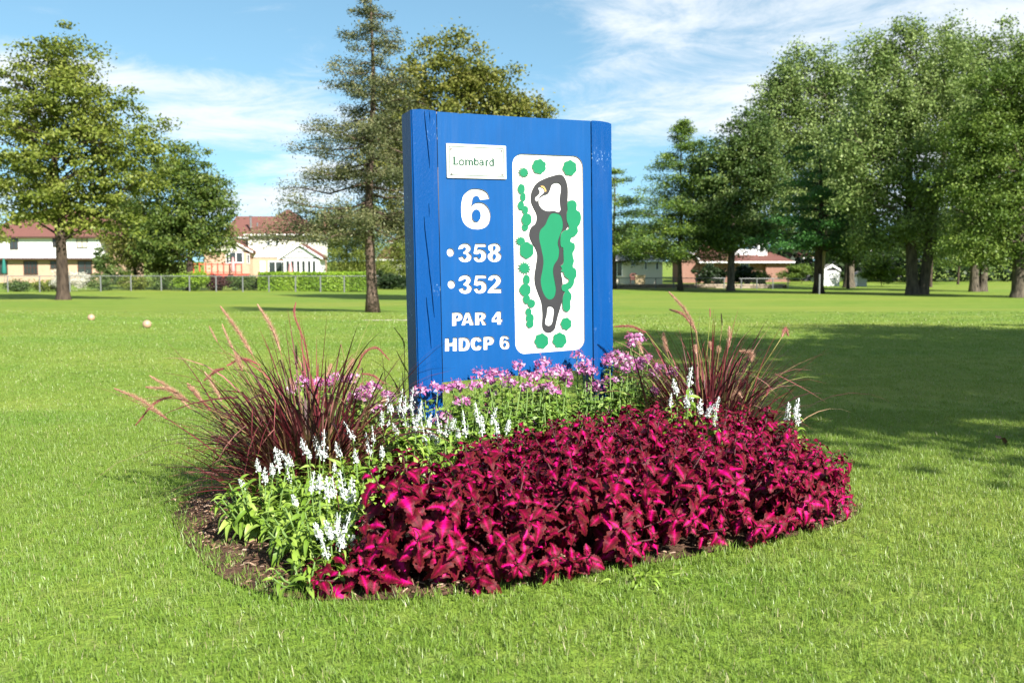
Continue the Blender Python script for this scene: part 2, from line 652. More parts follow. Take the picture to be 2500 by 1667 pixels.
# ------------------------------------------------------------------ tee sign
SX, SY, SZ = -0.367, 4.90, 1.843          # top left corner of the panel
SA, SL = 0.535, 0.0195                    # turned to the right, leaning a little to the left
PW, PH = 0.915, 1.322                     # panel
POST_W, POST_D = 0.136, 0.105
S_T = np.array([math.cos(SA) * math.cos(SL), math.sin(SA) * math.cos(SL), math.sin(SL)])
S_U = np.array([-math.cos(SA) * math.sin(SL), -math.sin(SA) * math.sin(SL), math.cos(SL)])
S_N = np.array([math.sin(SA), -math.cos(SA), 0.0])   # towards the viewer
S_O = np.array([SX, SY, SZ])


def spx(px, py, off=0.0):
    """picture point -> (along, up) on the sign face"""
    d = ray(px, py)
    o = S_O + S_N * off
    c = np.array([0, 0, CAM_H])
    k = np.dot(o - c, S_N) / np.dot(d, S_N)
    q = c + d * k - o
    return (float(np.dot(q, S_T)), float(np.dot(q, S_U)))


def paint(name, col, rough, speck_glint, drip=0.0):
    m = Mat(name)
    tc = m.n('ShaderNodeTexCoord').outputs['Object']
    f = m.noise(5, 4, 0.6, vec=tc)
    grain = m.noise(60, 5, 0.65, vec=tc, scl=(1.0, 0.06, 1.0))
    c = m.mix(f, tuple(x * 0.86 for x in col), tuple(min(1, x * 1.1) for x in col))
    c = m.mix(m.rng(grain, 0.35, 0.75, 0.0, 0.22), c, tuple(x * 0.6 for x in col))
    st = m.noise(16, 4, 0.6, vec=tc, scl=(1.0, 0.08, 1.0))
    c = m.mix(m.rng(st, 0.5, 0.8, 0.0, drip), c, tuple(min(1, x * 0.6 + 0.16) for x in col))
    blot = m.noise(6.5, 2, 0.5, vec=tc, scl=(1, 0.6, 1))
    spk = m.noise(170, 3, 0.7, vec=tc, scl=(1, 0.35, 1))
    chip = m.math('MULTIPLY', m.rng(blot, 0.56, 0.66, 0, 1), m.rng(spk, 0.60, 0.66, 0, 1))  # pale flecks: peeling paint plus glints of sunlight put into the colour
    c = m.mix(m.math('MULTIPLY', chip, speck_glint), c, (0.42, 0.62, 0.82))
    m.base(c, rough, 0.22)
    h = m.math('ADD', m.math('MULTIPLY', grain, 0.8), m.math('MULTIPLY', spk, 0.55 + speck_glint))
    m.bump(h, 0.22 + 0.25 * speck_glint, 0.004)
    return m.mat


BLUE = (0.0003, 0.050, 0.198)
M['post_paint'] = paint('blue_post_paint', BLUE, 0.34, 0.8, 0.10)
M['panel_paint'] = paint('blue_panel_paint', (0.0003, 0.062, 0.220), 0.5, 0.03, 0.05)
M['sign_white'] = plain('white_sign_paint', (0.66, 0.655, 0.64), 0.5, 0.05, 9)
M['routed_edge'] = plain('routed_edge', (0.42, 0.34, 0.28), 0.8, 0.12, 30)
M['map_green'] = plain('map_green_paint', (0.0012, 0.150, 0.066), 0.5, 0.10, 14)
M['map_grey'] = plain('map_grey_paint', (0.020, 0.020, 0.023), 0.6, 0.20, 22)
M['plaque_green'] = plain('plaque_green', (0.008, 0.060, 0.034), 0.5, 0.1, 30)
M['plaque_line'] = plain('plaque_line', (0.05, 0.085, 0.07), 0.5, 0.1, 30)
M['screw_metal'] = plain('screw_metal', (0.22, 0.20, 0.18), 0.45, 0.2, 60, metal=0.6)
M['sand_tan'] = plain('map_bunker_edge', (0.55, 0.33, 0.10), 0.7, 0.2, 30)

sign = empty('tee_sign', (SX, SY, 0.0))
tag(sign, 'blue wooden golf tee sign with white numbers and hole map', 'sign')
S_LOC = Matrix(((S_T[0], S_U[0], S_N[0], 0), (S_T[1], S_U[1], S_N[1], 0), (S_T[2], S_U[2], S_N[2], 0), (0, 0, 0, 1)))
S_LOC.translation = Vector((0, 0, SZ))


def on_sign(o, parent=sign):
    o.parent = parent
    o.matrix_local = S_LOC.copy() if parent is sign else Matrix()
    return o


def smooth_poly(pts, seg=5):
    """closed outline; points given as (x, y) are rounded through, (x, y, 'c') are corners"""
    n = len(pts)
    out = []
    P = [np.array(p[:2], float) for p in pts]
    cor = [len(p) > 2 for p in pts]
    for i in range(n):
        p1, p2 = P[i], P[(i + 1) % n]
        p0 = P[i - 1] if not cor[i] else 2 * p1 - p2
        p3 = P[(i + 2) % n] if not cor[(i + 1) % n] else 2 * p2 - p1
        if cor[i] and cor[(i + 1) % n]:
            out.append(p1); continue
        for k in range(seg):
            t = k / seg
            out.append(0.5 * (2 * p1 + (p2 - p0) * t + (2 * p0 - 5 * p1 + 4 * p2 - p3) * t * t + (3 * p1 - p0 - 3 * p2 + p3) * t ** 3))
    return out


def ell(cx, cy, rx, ry, n=28, bump=0, amp=0.0, ph=0.0):
    return [(cx + rx * (1 + amp * abs(math.sin(bump * w / 2 + ph)) - amp / 2) * math.cos(w), cy + ry * (1 + amp * abs(math.sin(bump * w / 2 + ph)) - amp / 2) * math.sin(w)) for w in [2 * math.pi * k / n for k in range(n)]]


def star(cx, cy, rx, ry, n=13, inner=0.62):
    o = []
    for k in range(2 * n):
        w = math.pi * k / n + 0.2
        s = 1.0 if k % 2 == 0 else inner
        o.append((cx + rx * s * math.cos(w), cy + ry * s * math.sin(w)))
    return o


def plate(name, loops, zoff, thick, mats, parent, edge=None):
    """filled outline with holes, front face at zoff, on the sign plane"""
    cu = bpy.data.curves.new(name, 'CURVE')
    cu.dimensions, cu.fill_mode = '2D', 'BOTH'
    cu.extrude = thick / 2
    for lp in loops:
        s = cu.splines.new('POLY')
        s.points.add(len(lp) - 1)
        for i, p in enumerate(lp):
            s.points[i].co = (p[0], p[1], 0, 1)
        s.use_cyclic_u = True
    tmp = bpy.data.objects.new(name, cu)
    COL.objects.link(tmp)
    dg = bpy.context.evaluated_depsgraph_get()
    me = bpy.data.meshes.new_from_object(tmp.evaluated_get(dg))
    bpy.data.objects.remove(tmp)
    me.name = name
    me.materials.clear()
    for mt in mats:
        me.materials.append(mt)
    for v in me.vertices:
        v.co.z += zoff - thick / 2
    if len(mats) > 1:
        for p in me.polygons:
            p.material_index = 0 if abs(p.normal.z) > 0.5 else 1
    o = bpy.data.objects.new(name, me)
    COL.objects.link(o)
    return on_sign(o, parent)


C1 = lambda x, y: (1060 + x / 11.76, 440 + y / 11.76)
C2 = lambda x, y: (1080 + x / 4.9, 560 + y / 4.9)
C8 = lambda x, y: (1230 + x / 2.958, 350 + y / 2.958)
CL = lambda x, y: (1080 + x / 13.07, 330 + y / 13.07)
c = 'c'
SIX = [(1590, 540, c), (1545, 400), (1480, 325), (1390, 275), (1270, 248), (1090, 250), (1000, 290), (900, 370), (840, 450), (800, 580), (778, 750), (780, 950), (800, 1100), (850, 1220), (930, 1310), (1060, 1385), (1220, 1410), (1370, 1395), (1500, 1330), (1580, 1220), (1612, 1080), (1616, 1000), (1590, 870), (1530, 760), (1430, 670), (1310, 640), (1180, 660), (1075, 740, c), (1110, 540), (1150, 475), (1210, 450), (1270, 470), (1300, 520), (1320, 568, c)]
SIXH = ell(1213, 1018, 127, 180)
D3 = [(192, 240, c), (205, 200), (235, 175), (275, 166), (315, 176), (340, 210), (335, 250), (315, 275), (340, 295), (352, 325), (340, 362), (315, 383), (275, 392), (230, 383), (205, 360), (192, 335, c), (245, 320, c), (258, 342), (275, 350), (294, 335), (290, 305), (270, 295), (252, 290, c), (258, 258, c), (280, 250), (285, 230), (275, 215), (258, 215), (245, 232, c)]
D5 = [(395, 170, c), (520, 172, c), (522, 210, c), (425, 210, c), (418, 243, c), (450, 235), (495, 248), (522, 280), (525, 330), (505, 370), (470, 388), (430, 390), (395, 375), (370, 335, c), (420, 325, c), (428, 345), (445, 352), (466, 335), (466, 300), (448, 285), (420, 300, c), (375, 290, c)]
D8 = [(625, 165), (670, 175), (695, 210), (690, 250), (672, 270), (698, 292), (706, 325), (690, 365), (655, 386), (620, 390), (580, 380), (550, 350), (545, 315), (560, 285), (580, 270), (556, 245), (550, 210), (570, 180)]
D2 = [(550, 605, c), (560, 575), (590, 548), (630, 540), (675, 552), (702, 590), (695, 640), (655, 685), (625, 708, c), (705, 708, c), (705, 760, c), (542, 760, c), (550, 735), (580, 695), (630, 645), (645, 610), (630, 585), (610, 590), (598, 612, c)]
LP = [(118, 992, c), (205, 992), (240, 1020), (243, 1055), (225, 1085), (190, 1095), (168, 1097, c), (168, 1150, c), (118, 1153, c)]
LPH = [(168, 1030, c), (188, 1030), (194, 1045), (186, 1060), (168, 1062, c)]
LA = [(282, 990, c), (328, 990, c), (382, 1145, c), (330, 1145, c), (322, 1118, c), (280, 1120, c), (272, 1147, c), (230, 1147, c)]
LAH = [(289, 1088, c), (302, 1040, c), (314, 1086, c)]
LR = [(393, 988, c), (480, 988), (515, 1005), (522, 1035), (508, 1068), (492, 1077), (512, 1105), (533, 1142, c), (480, 1142, c), (462, 1098), (445, 1088, c), (443, 1143, c), (393, 1143, c)]
LRH = [(441, 1020, c), (462, 1020), (472, 1036), (462, 1054), (441, 1057, c)]
D4 = [(658, 978, c), (702, 978, c), (702, 1070, c), (718, 1070, c), (718, 1105, c), (702, 1105, c), (702, 1137, c), (658, 1137, c), (658, 1108, c), (593, 1108, c), (593, 1072, c)]
D4H = [(658, 1030, c), (658, 1072, c), (628, 1072, c)]
LH = [(33, 1300, c), (80, 1297, c), (82, 1352, c), (128, 1350, c), (128, 1293, c), (176, 1292, c), (174, 1454, c), (126, 1455, c), (127, 1395, c), (82, 1397, c), (82, 1455, c), (33, 1458, c)]
LD = [(198, 1292, c), (270, 1290), (310, 1305), (330, 1345), (330, 1395), (310, 1435), (275, 1450), (198, 1452, c)]
LDH = [(246, 1328, c), (270, 1330), (282, 1350), (282, 1390), (270, 1410), (246, 1413, c)]
LC = [(478, 1335, c), (455, 1295), (410, 1283), (365, 1300), (342, 1345), (345, 1395), (370, 1435), (415, 1447), (455, 1435), (478, 1395, c), (432, 1380, c), (420, 1400), (400, 1395), (390, 1365), (398, 1335), (415, 1325), (430, 1345, c)]
LP2 = [(495, 1280, c), (580, 1278), (615, 1300), (618, 1340), (595, 1375), (560, 1382), (540, 1383, c), (540, 1437, c), (495, 1440, c)]
LP2H = [(540, 1316, c), (562, 1318), (569, 1332), (560, 1347), (540, 1350, c)]


def mv(pts, dx, dy):
    return [(p[0] + dx, p[1] + dy) + tuple(p[2:]) for p in pts]


def fit6(pts):
    return [(688 + (p[0] - 778) / 840 * 118, 1270 + (p[1] - 248) / 1162 * 163) + tuple(p[2:]) for p in pts]


GLYPHS = [('digit', C1, SIX, [SIXH]),
          ('bullet', C2, ell(97, 275, 42, 50), []), ('digit', C2, D3, []), ('digit', C2, D5, []),
          ('digit', C2, D8, [ell(624, 222, 17, 28, 18), ell(624, 326, 20, 33, 18)]),
          ('bullet', C2, ell(109, 658, 43, 50), []), ('digit', C2, mv(D3, 2, 377), []), ('digit', C2, mv(D5, 4, 375), []), ('digit', C2, D2, []),
          ('letter', C2, LP, [LPH]), ('letter', C2, LA, [LAH]), ('letter', C2, LR, [LRH]), ('digit', C2, D4, [D4H]),
          ('letter', C2, LH, []), ('letter', C2, LD, [LDH]), ('letter', C2, LC, []), ('letter', C2, LP2, [LP2H]),
          ('digit', C2, fit6(SIX), [fit6(SIXH)])]

ROUT = 0.007


def to_plane(fn, pts, seg=5):
    return [spx(*fn(*p)) for p in smooth_poly(pts, seg)]


# map board: rounded rectangle cut into the panel
tl, tr, br, bl = (spx(*C8(*p)) for p in ((60, 76), (563, 92), (591, 1497), (86, 1512)))
bx0, bx1 = (tl[0] + bl[0]) / 2, (tr[0] + br[0]) / 2
by1, by0 = (tl[1] + tr[1]) / 2, (bl[1] + br[1]) / 2


def round_rect(x0, x1, y0, y1, r, n=8):
    o = []
    for cx, cy, a0 in ((x1 - r, y1 - r, 0), (x0 + r, y1 - r, 90), (x0 + r, y0 + r, 180), (x1 - r, y0 + r, 270)):
        for k in range(n + 1):
            w = R(a0 + 90 * k / n)
            o.append((cx + r * math.cos(w), cy + r * math.sin(w)))
    return o


board_loop = round_rect(bx0, bx1, by0, by1, 0.058)
holes = [board_loop]
for kind, fn, outer, inner in GLYPHS:
    holes.append(to_plane(fn, outer))
    holes += [to_plane(fn, h) for h in inner]
panel_loop = [(0.003, -PH), (PW - 0.004, -PH), (PW - 0.004, 0.002), (PW * 0.55, -0.001), (0.15, 0.0), (0.128, -0.004), (0.11, -0.001), (0.003, 0.0)]
panel = plate('panel', [panel_loop] + holes, 0.0, ROUT, [M['panel_paint'], M['routed_edge']], sign)
tag(panel, 'blue painted sign panel with routed white lettering')
core = MB().box(0.004, PW - 0.005, -PH + 0.001, -0.004, -0.07, -ROUT - 0.003).build('panel_core', M['panel_paint'])
on_sign(core)
for kind, fn, outer, inner in GLYPHS:
    plate(kind, [to_plane(fn, outer)] + [to_plane(fn, h) for h in inner], -ROUT - 0.0006, 0.002, [M['sign_white']], panel)
brd = plate('map_board', [round_rect(bx0 - .001, bx1 + .001, by0 - .001, by1 + .001, 0.059)], -ROUT - 0.0003, 0.0025, [M['sign_white']], panel)
tag(brd, 'white rounded board carrying the hole map')


def mapc(pts, seg=4):
    return to_plane(C8, pts, seg)


ZB = -ROUT
ROUGH = [(405, 225), (435, 240), (458, 290), (465, 350), (462, 440), (465, 520), (470, 590), (440, 640), (415, 680), (412, 740), (430, 780), (432, 850), (425, 890), (415, 930), (425, 985), (430, 1040), (440, 1085), (425, 1130), (410, 1190), (395, 1240), (380, 1300), (370, 1340), (345, 1362), (315, 1365), (290, 1345), (280, 1310), (283, 1240), (275, 1150), (250, 1080), (230, 1020), (225, 960), (235, 890), (245, 810), (232, 760), (205, 715), (187, 660), (200, 610), (235, 575), (240, 515), (215, 460), (198, 410), (205, 350), (240, 290), (300, 255), (360, 235)]
GREEN = [(350, 300), (380, 285), (410, 295), (417, 330), (408, 400), (412, 450), (415, 480), (395, 498), (365, 488), (320, 490), (280, 475), (256, 440), (258, 405), (285, 378), (320, 365), (335, 340)]
BUNK = [(252, 325), (270, 312), (295, 320), (303, 342), (285, 366), (264, 385), (255, 410), (240, 420), (228, 405), (235, 385), (252, 372), (262, 352)]
FAIR = [(345, 508), (385, 507), (415, 525), (428, 575), (425, 620), (405, 670), (392, 720), (402, 770), (395, 830), (365, 880), (358, 930), (370, 1000), (378, 1060), (365, 1110), (335, 1128), (305, 1110), (280, 1060), (268, 990), (280, 920), (288, 850), (275, 770), (258, 690), (265, 630), (300, 590), (320, 545)]
TEE = [(320, 1185), (345, 1177), (365, 1195), (363, 1240), (352, 1300), (330, 1317), (305, 1308), (302, 1280), (312, 1240)]
RCH = [(458, 430), (480, 412), (510, 415), (527, 440), (525, 480), (550, 500), (558, 545), (545, 590), (532, 600), (535, 640), (515, 668), (490, 680), (482, 710), (510, 725), (512, 765), (498, 790), (500, 820), (507, 850), (498, 890), (520, 910), (525, 955), (510, 985), (505, 1015), (490, 1040), (466, 1056), (488, 1090), (488, 1120), (480, 1145), (482, 1190), (465, 1213), (440, 1210), (425, 1185), (425, 1120), (435, 1085), (440, 1072), (420, 1060), (418, 1030), (435, 1015), (455, 1010), (470, 985), (440, 960), (430, 930), (412, 925), (420, 905), (410, 885), (425, 875), (432, 850), (430, 800), (428, 755), (412, 745), (408, 700), (415, 650), (440, 630), (465, 620), (470, 600), (455, 560), (453, 510), (460, 480)]
plate('map_rough', [mapc(ROUGH), mapc(GREEN), mapc(BUNK), mapc(FAIR), mapc(TEE)], ZB + 0.005, 0.005, [M['map_grey']], brd)
plate('map_fairway', [mapc(FAIR)], ZB + 0.0035, 0.003, [M['map_green']], brd)
plate('map_bunker', [mapc([(270, 308), (292, 312), (308, 342), (300, 350), (290, 325), (270, 315)])], ZB + 0.006, 0.004, [M['sand_tan']], brd)
TR = [ell(256, 168, 49, 52, 36, 7, .14), ell(477, 178, 49, 54, 36, 7, .14, .4), ell(451, 1302, 38, 43, 36, 7, .14), ell(274, 1427, 49, 53, 36, 7, .14, .3), ell(404, 1421, 49, 53, 36, 7, .14, .8),
      star(145, 210, 40, 43), star(125, 707, 40, 40), star(150, 900, 49, 52),
      ell(166, 772, 50, 58, 36, 6, .10)]
for i, t in enumerate(TR):
    z = 0.006 + 0.0004 * (i % 3)
    plate('map_tree', [mapc([p + (c,) for p in t])], ZB + z, 0.006, [M['map_green'], M['routed_edge']], brd)
chains = [[(128, 330, 26, 36), (140, 388, 20, 32)], [(125, 450, 23, 32), (155, 482, 22, 30), (165, 550, 36, 46), (155, 605, 23, 28)],
          [(165, 985, 25, 36), (155, 1058, 41, 43), (165, 1125, 26, 33), (200, 1156, 27, 30)], [(180, 1218, 22, 28), (190, 1262, 29, 34), (190, 1303, 27, 29)]]
k = 0
for ch in chains:
    for e in ch:
        plate('map_tree', [mapc([p + (c,) for p in ell(*e, 24, 5, .08)])], ZB + 0.0055 + 0.0004 * (k % 5), 0.0055, [M['map_green'], M['routed_edge']], brd)
        k += 1
plate('map_tree', [mapc(RCH, 3)], ZB + 0.0082, 0.008, [M['map_green'], M['routed_edge']], brd)

# plaque
pc = [spx(*CL(*p)) for p in ((98, 265), (2000, 352), (2030, 1420), (132, 1362))]
px0, px1 = (pc[0][0] + pc[3][0]) / 2, (pc[1][0] + pc[2][0]) / 2
py1, py0 = (pc[0][1] + pc[1][1]) / 2, (pc[2][1] + pc[3][1]) / 2
M['plaque_white'] = plain('plaque_white', (0.46, 0.47, 0.45), 0.45, 0.04, 12)
pq = plate('plaque', [round_rect(px0, px1, py0, py1, 0.004, 4)], 0.0075, 0.007, [M['plaque_white']], sign)
tag(pq, 'white name plaque screwed to the sign')
ZP = 0.0075


def stroke(segs, w):
    """flat strokes in plaque picture units -> loops"""
    out = []
    for a, b in segs:
        a, b = np.array(spx(*CL(*a))), np.array(spx(*CL(*b)))
        d = b - a
        nrm = np.array([-d[1], d[0]]) / max(1e-9, np.hypot(*d)) * w / 2
        out.append([tuple(a + nrm), tuple(b + nrm), tuple(b - nrm), tuple(a - nrm)])
    return out


def arc(cx, cy, rx, ry, a0, a1, n=14):
    pts = [(cx + rx * math.cos(R(a0 + (a1 - a0) * k / n)), cy + ry * math.sin(R(a0 + (a1 - a0) * k / n))) for k in range(n + 1)]
    return list(zip(pts[:-1], pts[1:]))


def flat_strokes(name, groups, mat, parent):
    mb = MB()
    kz = 0
    for segs, w in groups:
        for lp in stroke(segs, w):
            z = ZP + 0.0004 + 0.00004 * (kz % 9); kz += 1
            mb.add([(p[0], p[1], z) for p in lp], [(3, 2, 1, 0)])
    return on_sign(mb.build(name, mat), parent)


B_, T_ = 0.0095, 0.0058
LET = {
    'L': [([((355, 712), (358, 938))], B_), ([((318, 714), (398, 714)), ((322, 938), (468, 938)), ((462, 938), (468, 885))], T_)],
    'o': [(arc(588, 884, 74, 82, 0, 360, 20), 0.0066)],
    'm': [([((728, 800), (730, 952)), ((836, 830), (838, 956)), ((930, 835), (934, 960))], B_), (arc(783, 850, 52, 44, 180, 360, 8) + arc(884, 855, 48, 40, 180, 360, 8), T_), ([((700, 953), (756, 953)), ((812, 957), (864, 957)), ((908, 961), (955, 961)), ((705, 800), (730, 800))], T_)],
    'b': [([((1003, 745), (1006, 962))], B_), (arc(1062, 888, 58, 78, 0, 360, 18), 0.0066), ([((978, 742), (1004, 742))], T_)],
    'a': [([((1268, 850), (1272, 965))], B_), (arc(1222, 850, 46, 42, 180, 360, 8), T_), (arc(1218, 925, 54, 46, 0, 360, 14), 0.006), ([((1265, 970), (1292, 970))], T_)],
    'r': [([((1376, 832), (1378, 974))], B_), (arc(1418, 862, 40, 42, 190, 310, 6), 0.0066), ([((1350, 976), (1408, 976)), ((1350, 832), (1378, 832))], T_)],
    'd': [([((1596, 768), (1600, 984))], B_), (arc(1545, 908, 60, 78, 0, 360, 18), 0.0066), ([((1566, 766), (1598, 766)), ((1598, 986), (1622, 986))], T_)]}
for ch, gr in LET.items():
    flat_strokes('letter', gr, M['plaque_green'], pq)
flat_strokes('border_line', [([((195, 365), (1925, 442)), ((1925, 442), (1942, 1330)), ((1942, 1330), (215, 1275)), ((215, 1275), (195, 365))], 0.0036)], M['plaque_line'], pq)
flat_strokes('faded_mark', [([((1688, 530), (1702, 1100))], 0.0018), ([((1546, 500), (1548, 690))], 0.0010)], M['plaque_line'], pq)
for x, y in ((250, 445), (1865, 508), (272, 1240), (1882, 1270)):
    p = spx(*CL(x, y))
    plate('screw', [ell(p[0], p[1], 0.0046, 0.0046, 14)], ZP + 0.003, 0.003, [M['screw_metal']], pq)


# posts, with weathering cracks cut into the face of the near one
def crack(pts, w):
    """thin wedge along a polyline, in picture pixels"""
    P = [np.array(spx(*p)) for p in pts]
    l, r_ = [], []
    for i, p in enumerate(P):
        d = P[min(i + 1, len(P) - 1)] - P[max(0, i - 1)]
        nn = np.array([-d[1], d[0]]) / np.hypot(*d)
        ww = w * (0.15 + math.sin(math.pi * (i + 0.4) / (len(P) - 0.2))) / 2
        l.append(tuple(p + nn * ww)); r_.append(tuple(p - nn * ww))
    return l + r_[::-1]


C6 = lambda x, y: (960 + x / 3.733, 240 + y / 3.733)
C7 = lambda x, y: (960 + x / 3.733, 600 + y / 3.733)
cr = [crack([C6(282, 118), C6(290, 230), C6(308, 400), C6(325, 560), C6(331, 640)], 0.006),
      crack([C6(325, 120), C6(331, 170), C6(334, 225)], 0.0035),
      crack([C6(322, 960), C6(326, 1030), C6(326, 1085)], 0.0035),
      crack([C6(280, 1080), C6(286, 1190), C6(300, 1330), C6(318, 1480), C7(322, 200), C7(345, 380), C7(362, 550), C7(374, 655)], 0.0075),
      crack([C7(300, 470), C7(308, 580), C7(320, 680), C7(332, 800), C7(345, 935)], 0.0065),
      crack([C7(345, 1130), C7(352, 1280), C7(360, 1450), C7(368, 1600)], 0.004)]
GD = 1.95


def post(x0, x1, ztop, cracks, lab, nsl):
    base = -SZ / math.cos(SL) - 0.12
    ch = 0.006
    lp = [(x0 + ch, base), (x1 - 0.002, base), (x1 - 0.002, ztop - 0.004), (x1 - 0.012, ztop), (x0 + 0.05, ztop + 0.003), (x0 + ch + 0.004, ztop - 0.001), (x0 + ch, ztop - 0.005)]
    if nsl:
        lp = [(x0 + 0.002, base), (x1 - ch, base), (x1 - ch, ztop - 0.011), (x1 - 0.03, ztop - 0.004), (x0 + 0.06, ztop), (x0 + 0.008, ztop), (x0 + 0.002, ztop - 0.003)]
    face = plate('post', [lp] + cracks, 0.002, 0.008, [M['post_paint']], sign)
    tag(face, lab)
    b = MB()
    zb = -0.0065
    y = -POST_D
    x0b, x1b = (x0, x1 - 0.003) if not nsl else (x0 + 0.003, x1)
    zt0, zt1 = ztop - 0.003, ztop - (0.010 if nsl else 0.003)
    fz = -0.004
    # body behind the face: front chamfer, sides, top and back
    v = [(x0b, base, fz), (x1b, base, fz), (x1b, zt1, fz), (x0b, zt0, fz), (x0b, base, y), (x1b, base, y), (x1b, zt1 - 0.012, y), (x0b, zt0 - 0.012, y)]
    v += [(x0b + 0.006, base, zb), (x1b - 0.006, base, zb), (x1b - 0.006, zt1 - 0.004, zb), (x0b + 0.006, zt0 - 0.004, zb)]
    f = [(4, 7, 6, 5), (0, 3, 7, 4), (1, 5, 6, 2), (3, 2, 6, 7), (8, 9, 10, 11), (0, 8, 11, 3), (9, 1, 2, 10), (3, 11, 10, 2)]
    bo = on_sign(b.add(v, f).build('post_body', M['post_paint']), face)
    return face


post(-POST_W, 0.0, 0.004, cr, 'cracked left timber post of the sign', 0)
post(PW, PW + POST_W, 0.004, [crack([C6(0, 0), C6(1, 1), C6(2, 2)], 0.0001)][:0], 'right timber post of the sign', 1)
# ------------------------------------------------------------------ trees
def bark(name, c0, c1, scale=9):
    m = Mat(name)
    tc = m.n('ShaderNodeTexCoord').outputs['Object']
    f = m.noise(scale, 5, 0.65, vec=tc, scl=(1, 1, 0.22))
    m.base(m.ramp(f, [(0.32, c0), (0.68, c1)]), 0.9, 0.15)
    m.bump(f, 0.9, 0.06)
    return m.mat


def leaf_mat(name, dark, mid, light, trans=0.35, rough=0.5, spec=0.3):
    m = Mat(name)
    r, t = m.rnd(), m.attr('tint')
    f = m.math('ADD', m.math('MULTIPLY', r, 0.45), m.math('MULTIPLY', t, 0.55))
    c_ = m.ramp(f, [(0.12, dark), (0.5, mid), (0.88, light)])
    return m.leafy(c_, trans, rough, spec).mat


M['bark_dark'] = bark('dark_bark', (0.018, 0.013, 0.010), (0.085, 0.062, 0.045))
M['bark_brown'] = bark('brown_bark', (0.05, 0.035, 0.027), (0.165, 0.118, 0.088), 14)
M['bark_grey'] = bark('grey_bark', (0.030, 0.025, 0.019), (0.135, 0.112, 0.082), 8)
M['lf_locust'] = leaf_mat('locust_leaf', (0.068, 0.098, 0.012), (0.150, 0.190, 0.025), (0.26, 0.28, 0.058))
M['lf_linden'] = leaf_mat('linden_leaf', (0.045, 0.080, 0.016), (0.093, 0.147, 0.026), (0.184, 0.216, 0.045))
M['lf_maple'] = leaf_mat('maple_leaf', (0.080, 0.100, 0.016), (0.155, 0.172, 0.030), (0.25, 0.235, 0.06))
M['lf_fir'] = leaf_mat('fir_needle', (0.028, 0.040, 0.013), (0.080, 0.096, 0.034), (0.175, 0.165, 0.072), 0.12)
M['lf_pine'] = leaf_mat('pine_needle', (0.026, 0.058, 0.012), (0.075, 0.135, 0.020), (0.19, 0.255, 0.032), 0.15)
M['lf_pine_dark'] = leaf_mat('dark_pine_needle', (0.016, 0.051, 0.014), (0.035, 0.111, 0.022), (0.070, 0.176, 0.030), 0.2)
M['lf_cotton'] = leaf_mat('cottonwood_leaf', (0.075, 0.125, 0.030), (0.175, 0.245, 0.066), (0.29, 0.355, 0.125), 0.3, 0.5, 0.25)
M['lf_bright'] = leaf_mat('bright_leaf', (0.040, 0.078, 0.012), (0.100, 0.165, 0.024), (0.19, 0.255, 0.050))
M['lf_oak'] = leaf_mat('oak_leaf', (0.028, 0.060, 0.014), (0.080, 0.135, 0.030), (0.185, 0.24, 0.070))
M['lf_arbor'] = leaf_mat('arborvitae_leaf', (0.048, 0.083, 0.013), (0.115, 0.157, 0.022), (0.208, 0.232, 0.042), 0.15)
M['lf_hedge'] = leaf_mat('hedge_leaf', (0.09, 0.17, 0.012), (0.20, 0.33, 0.022), (0.30, 0.42, 0.045))
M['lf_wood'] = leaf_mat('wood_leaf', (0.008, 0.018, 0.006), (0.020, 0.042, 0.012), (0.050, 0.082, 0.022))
M['lf_plum'] = leaf_mat('plum_leaf', (0.030, 0.012, 0.012), (0.075, 0.030, 0.028), (0.12, 0.055, 0.045))
M['petal_cream'] = leaf_mat('cream_petal', (0.45, 0.43, 0.34), (0.62, 0.60, 0.50), (0.78, 0.76, 0.68))


def unit(v):
    return v / np.maximum(1e-9, np.linalg.norm(v, axis=-1, keepdims=True))


def leaf_cloud(pos, nrm, L, Wd, q, spin=None):
    """one small folded leaf per position"""
    n = len(pos)
    a = unit(np.cross(nrm, unit(q.normal(size=(n, 3)))))
    if spin is not None:
        a = unit(a * 0.35 + spin)
        a = unit(a - nrm * (a * nrm).sum(1, keepdims=True))
    b = np.cross(nrm, a)
    L = np.broadcast_to(np.asarray(L), (n,))[:, None]; Wd = np.broadcast_to(np.asarray(Wd), (n,))[:, None]
    V = np.stack([pos - a * L * .5, pos + b * Wd * .5 - a * L * .05 - nrm * Wd * .12, pos + a * L * .5 - nrm * L * .1, pos - b * Wd * .5 - a * L * .05 - nrm * Wd * .12], 1)
    return V.reshape(-1, 3), np.arange(n * 4).reshape(n, 4)


def limb_tube(mb, p0, p1, r0, r1, q, n=6, seg=5, sag=0.0, wob=0.06):
    p0, p1 = np.array(p0, float), np.array(p1, float)
    L = np.linalg.norm(p1 - p0)
    pts = []
    off = q.normal(0, wob * L, (seg + 1, 3))
    for i in range(seg + 1):
        t = i / seg
        p = p0 + (p1 - p0) * t + off[i] * math.sin(math.pi * t) + np.array([0, 0, sag * L * math.sin(math.pi * t)])
        pts.append(p)
    mb.tube(pts, [r0 + (r1 - r0) * (i / seg) ** 0.8 for i in range(seg + 1)], n)
    return pts


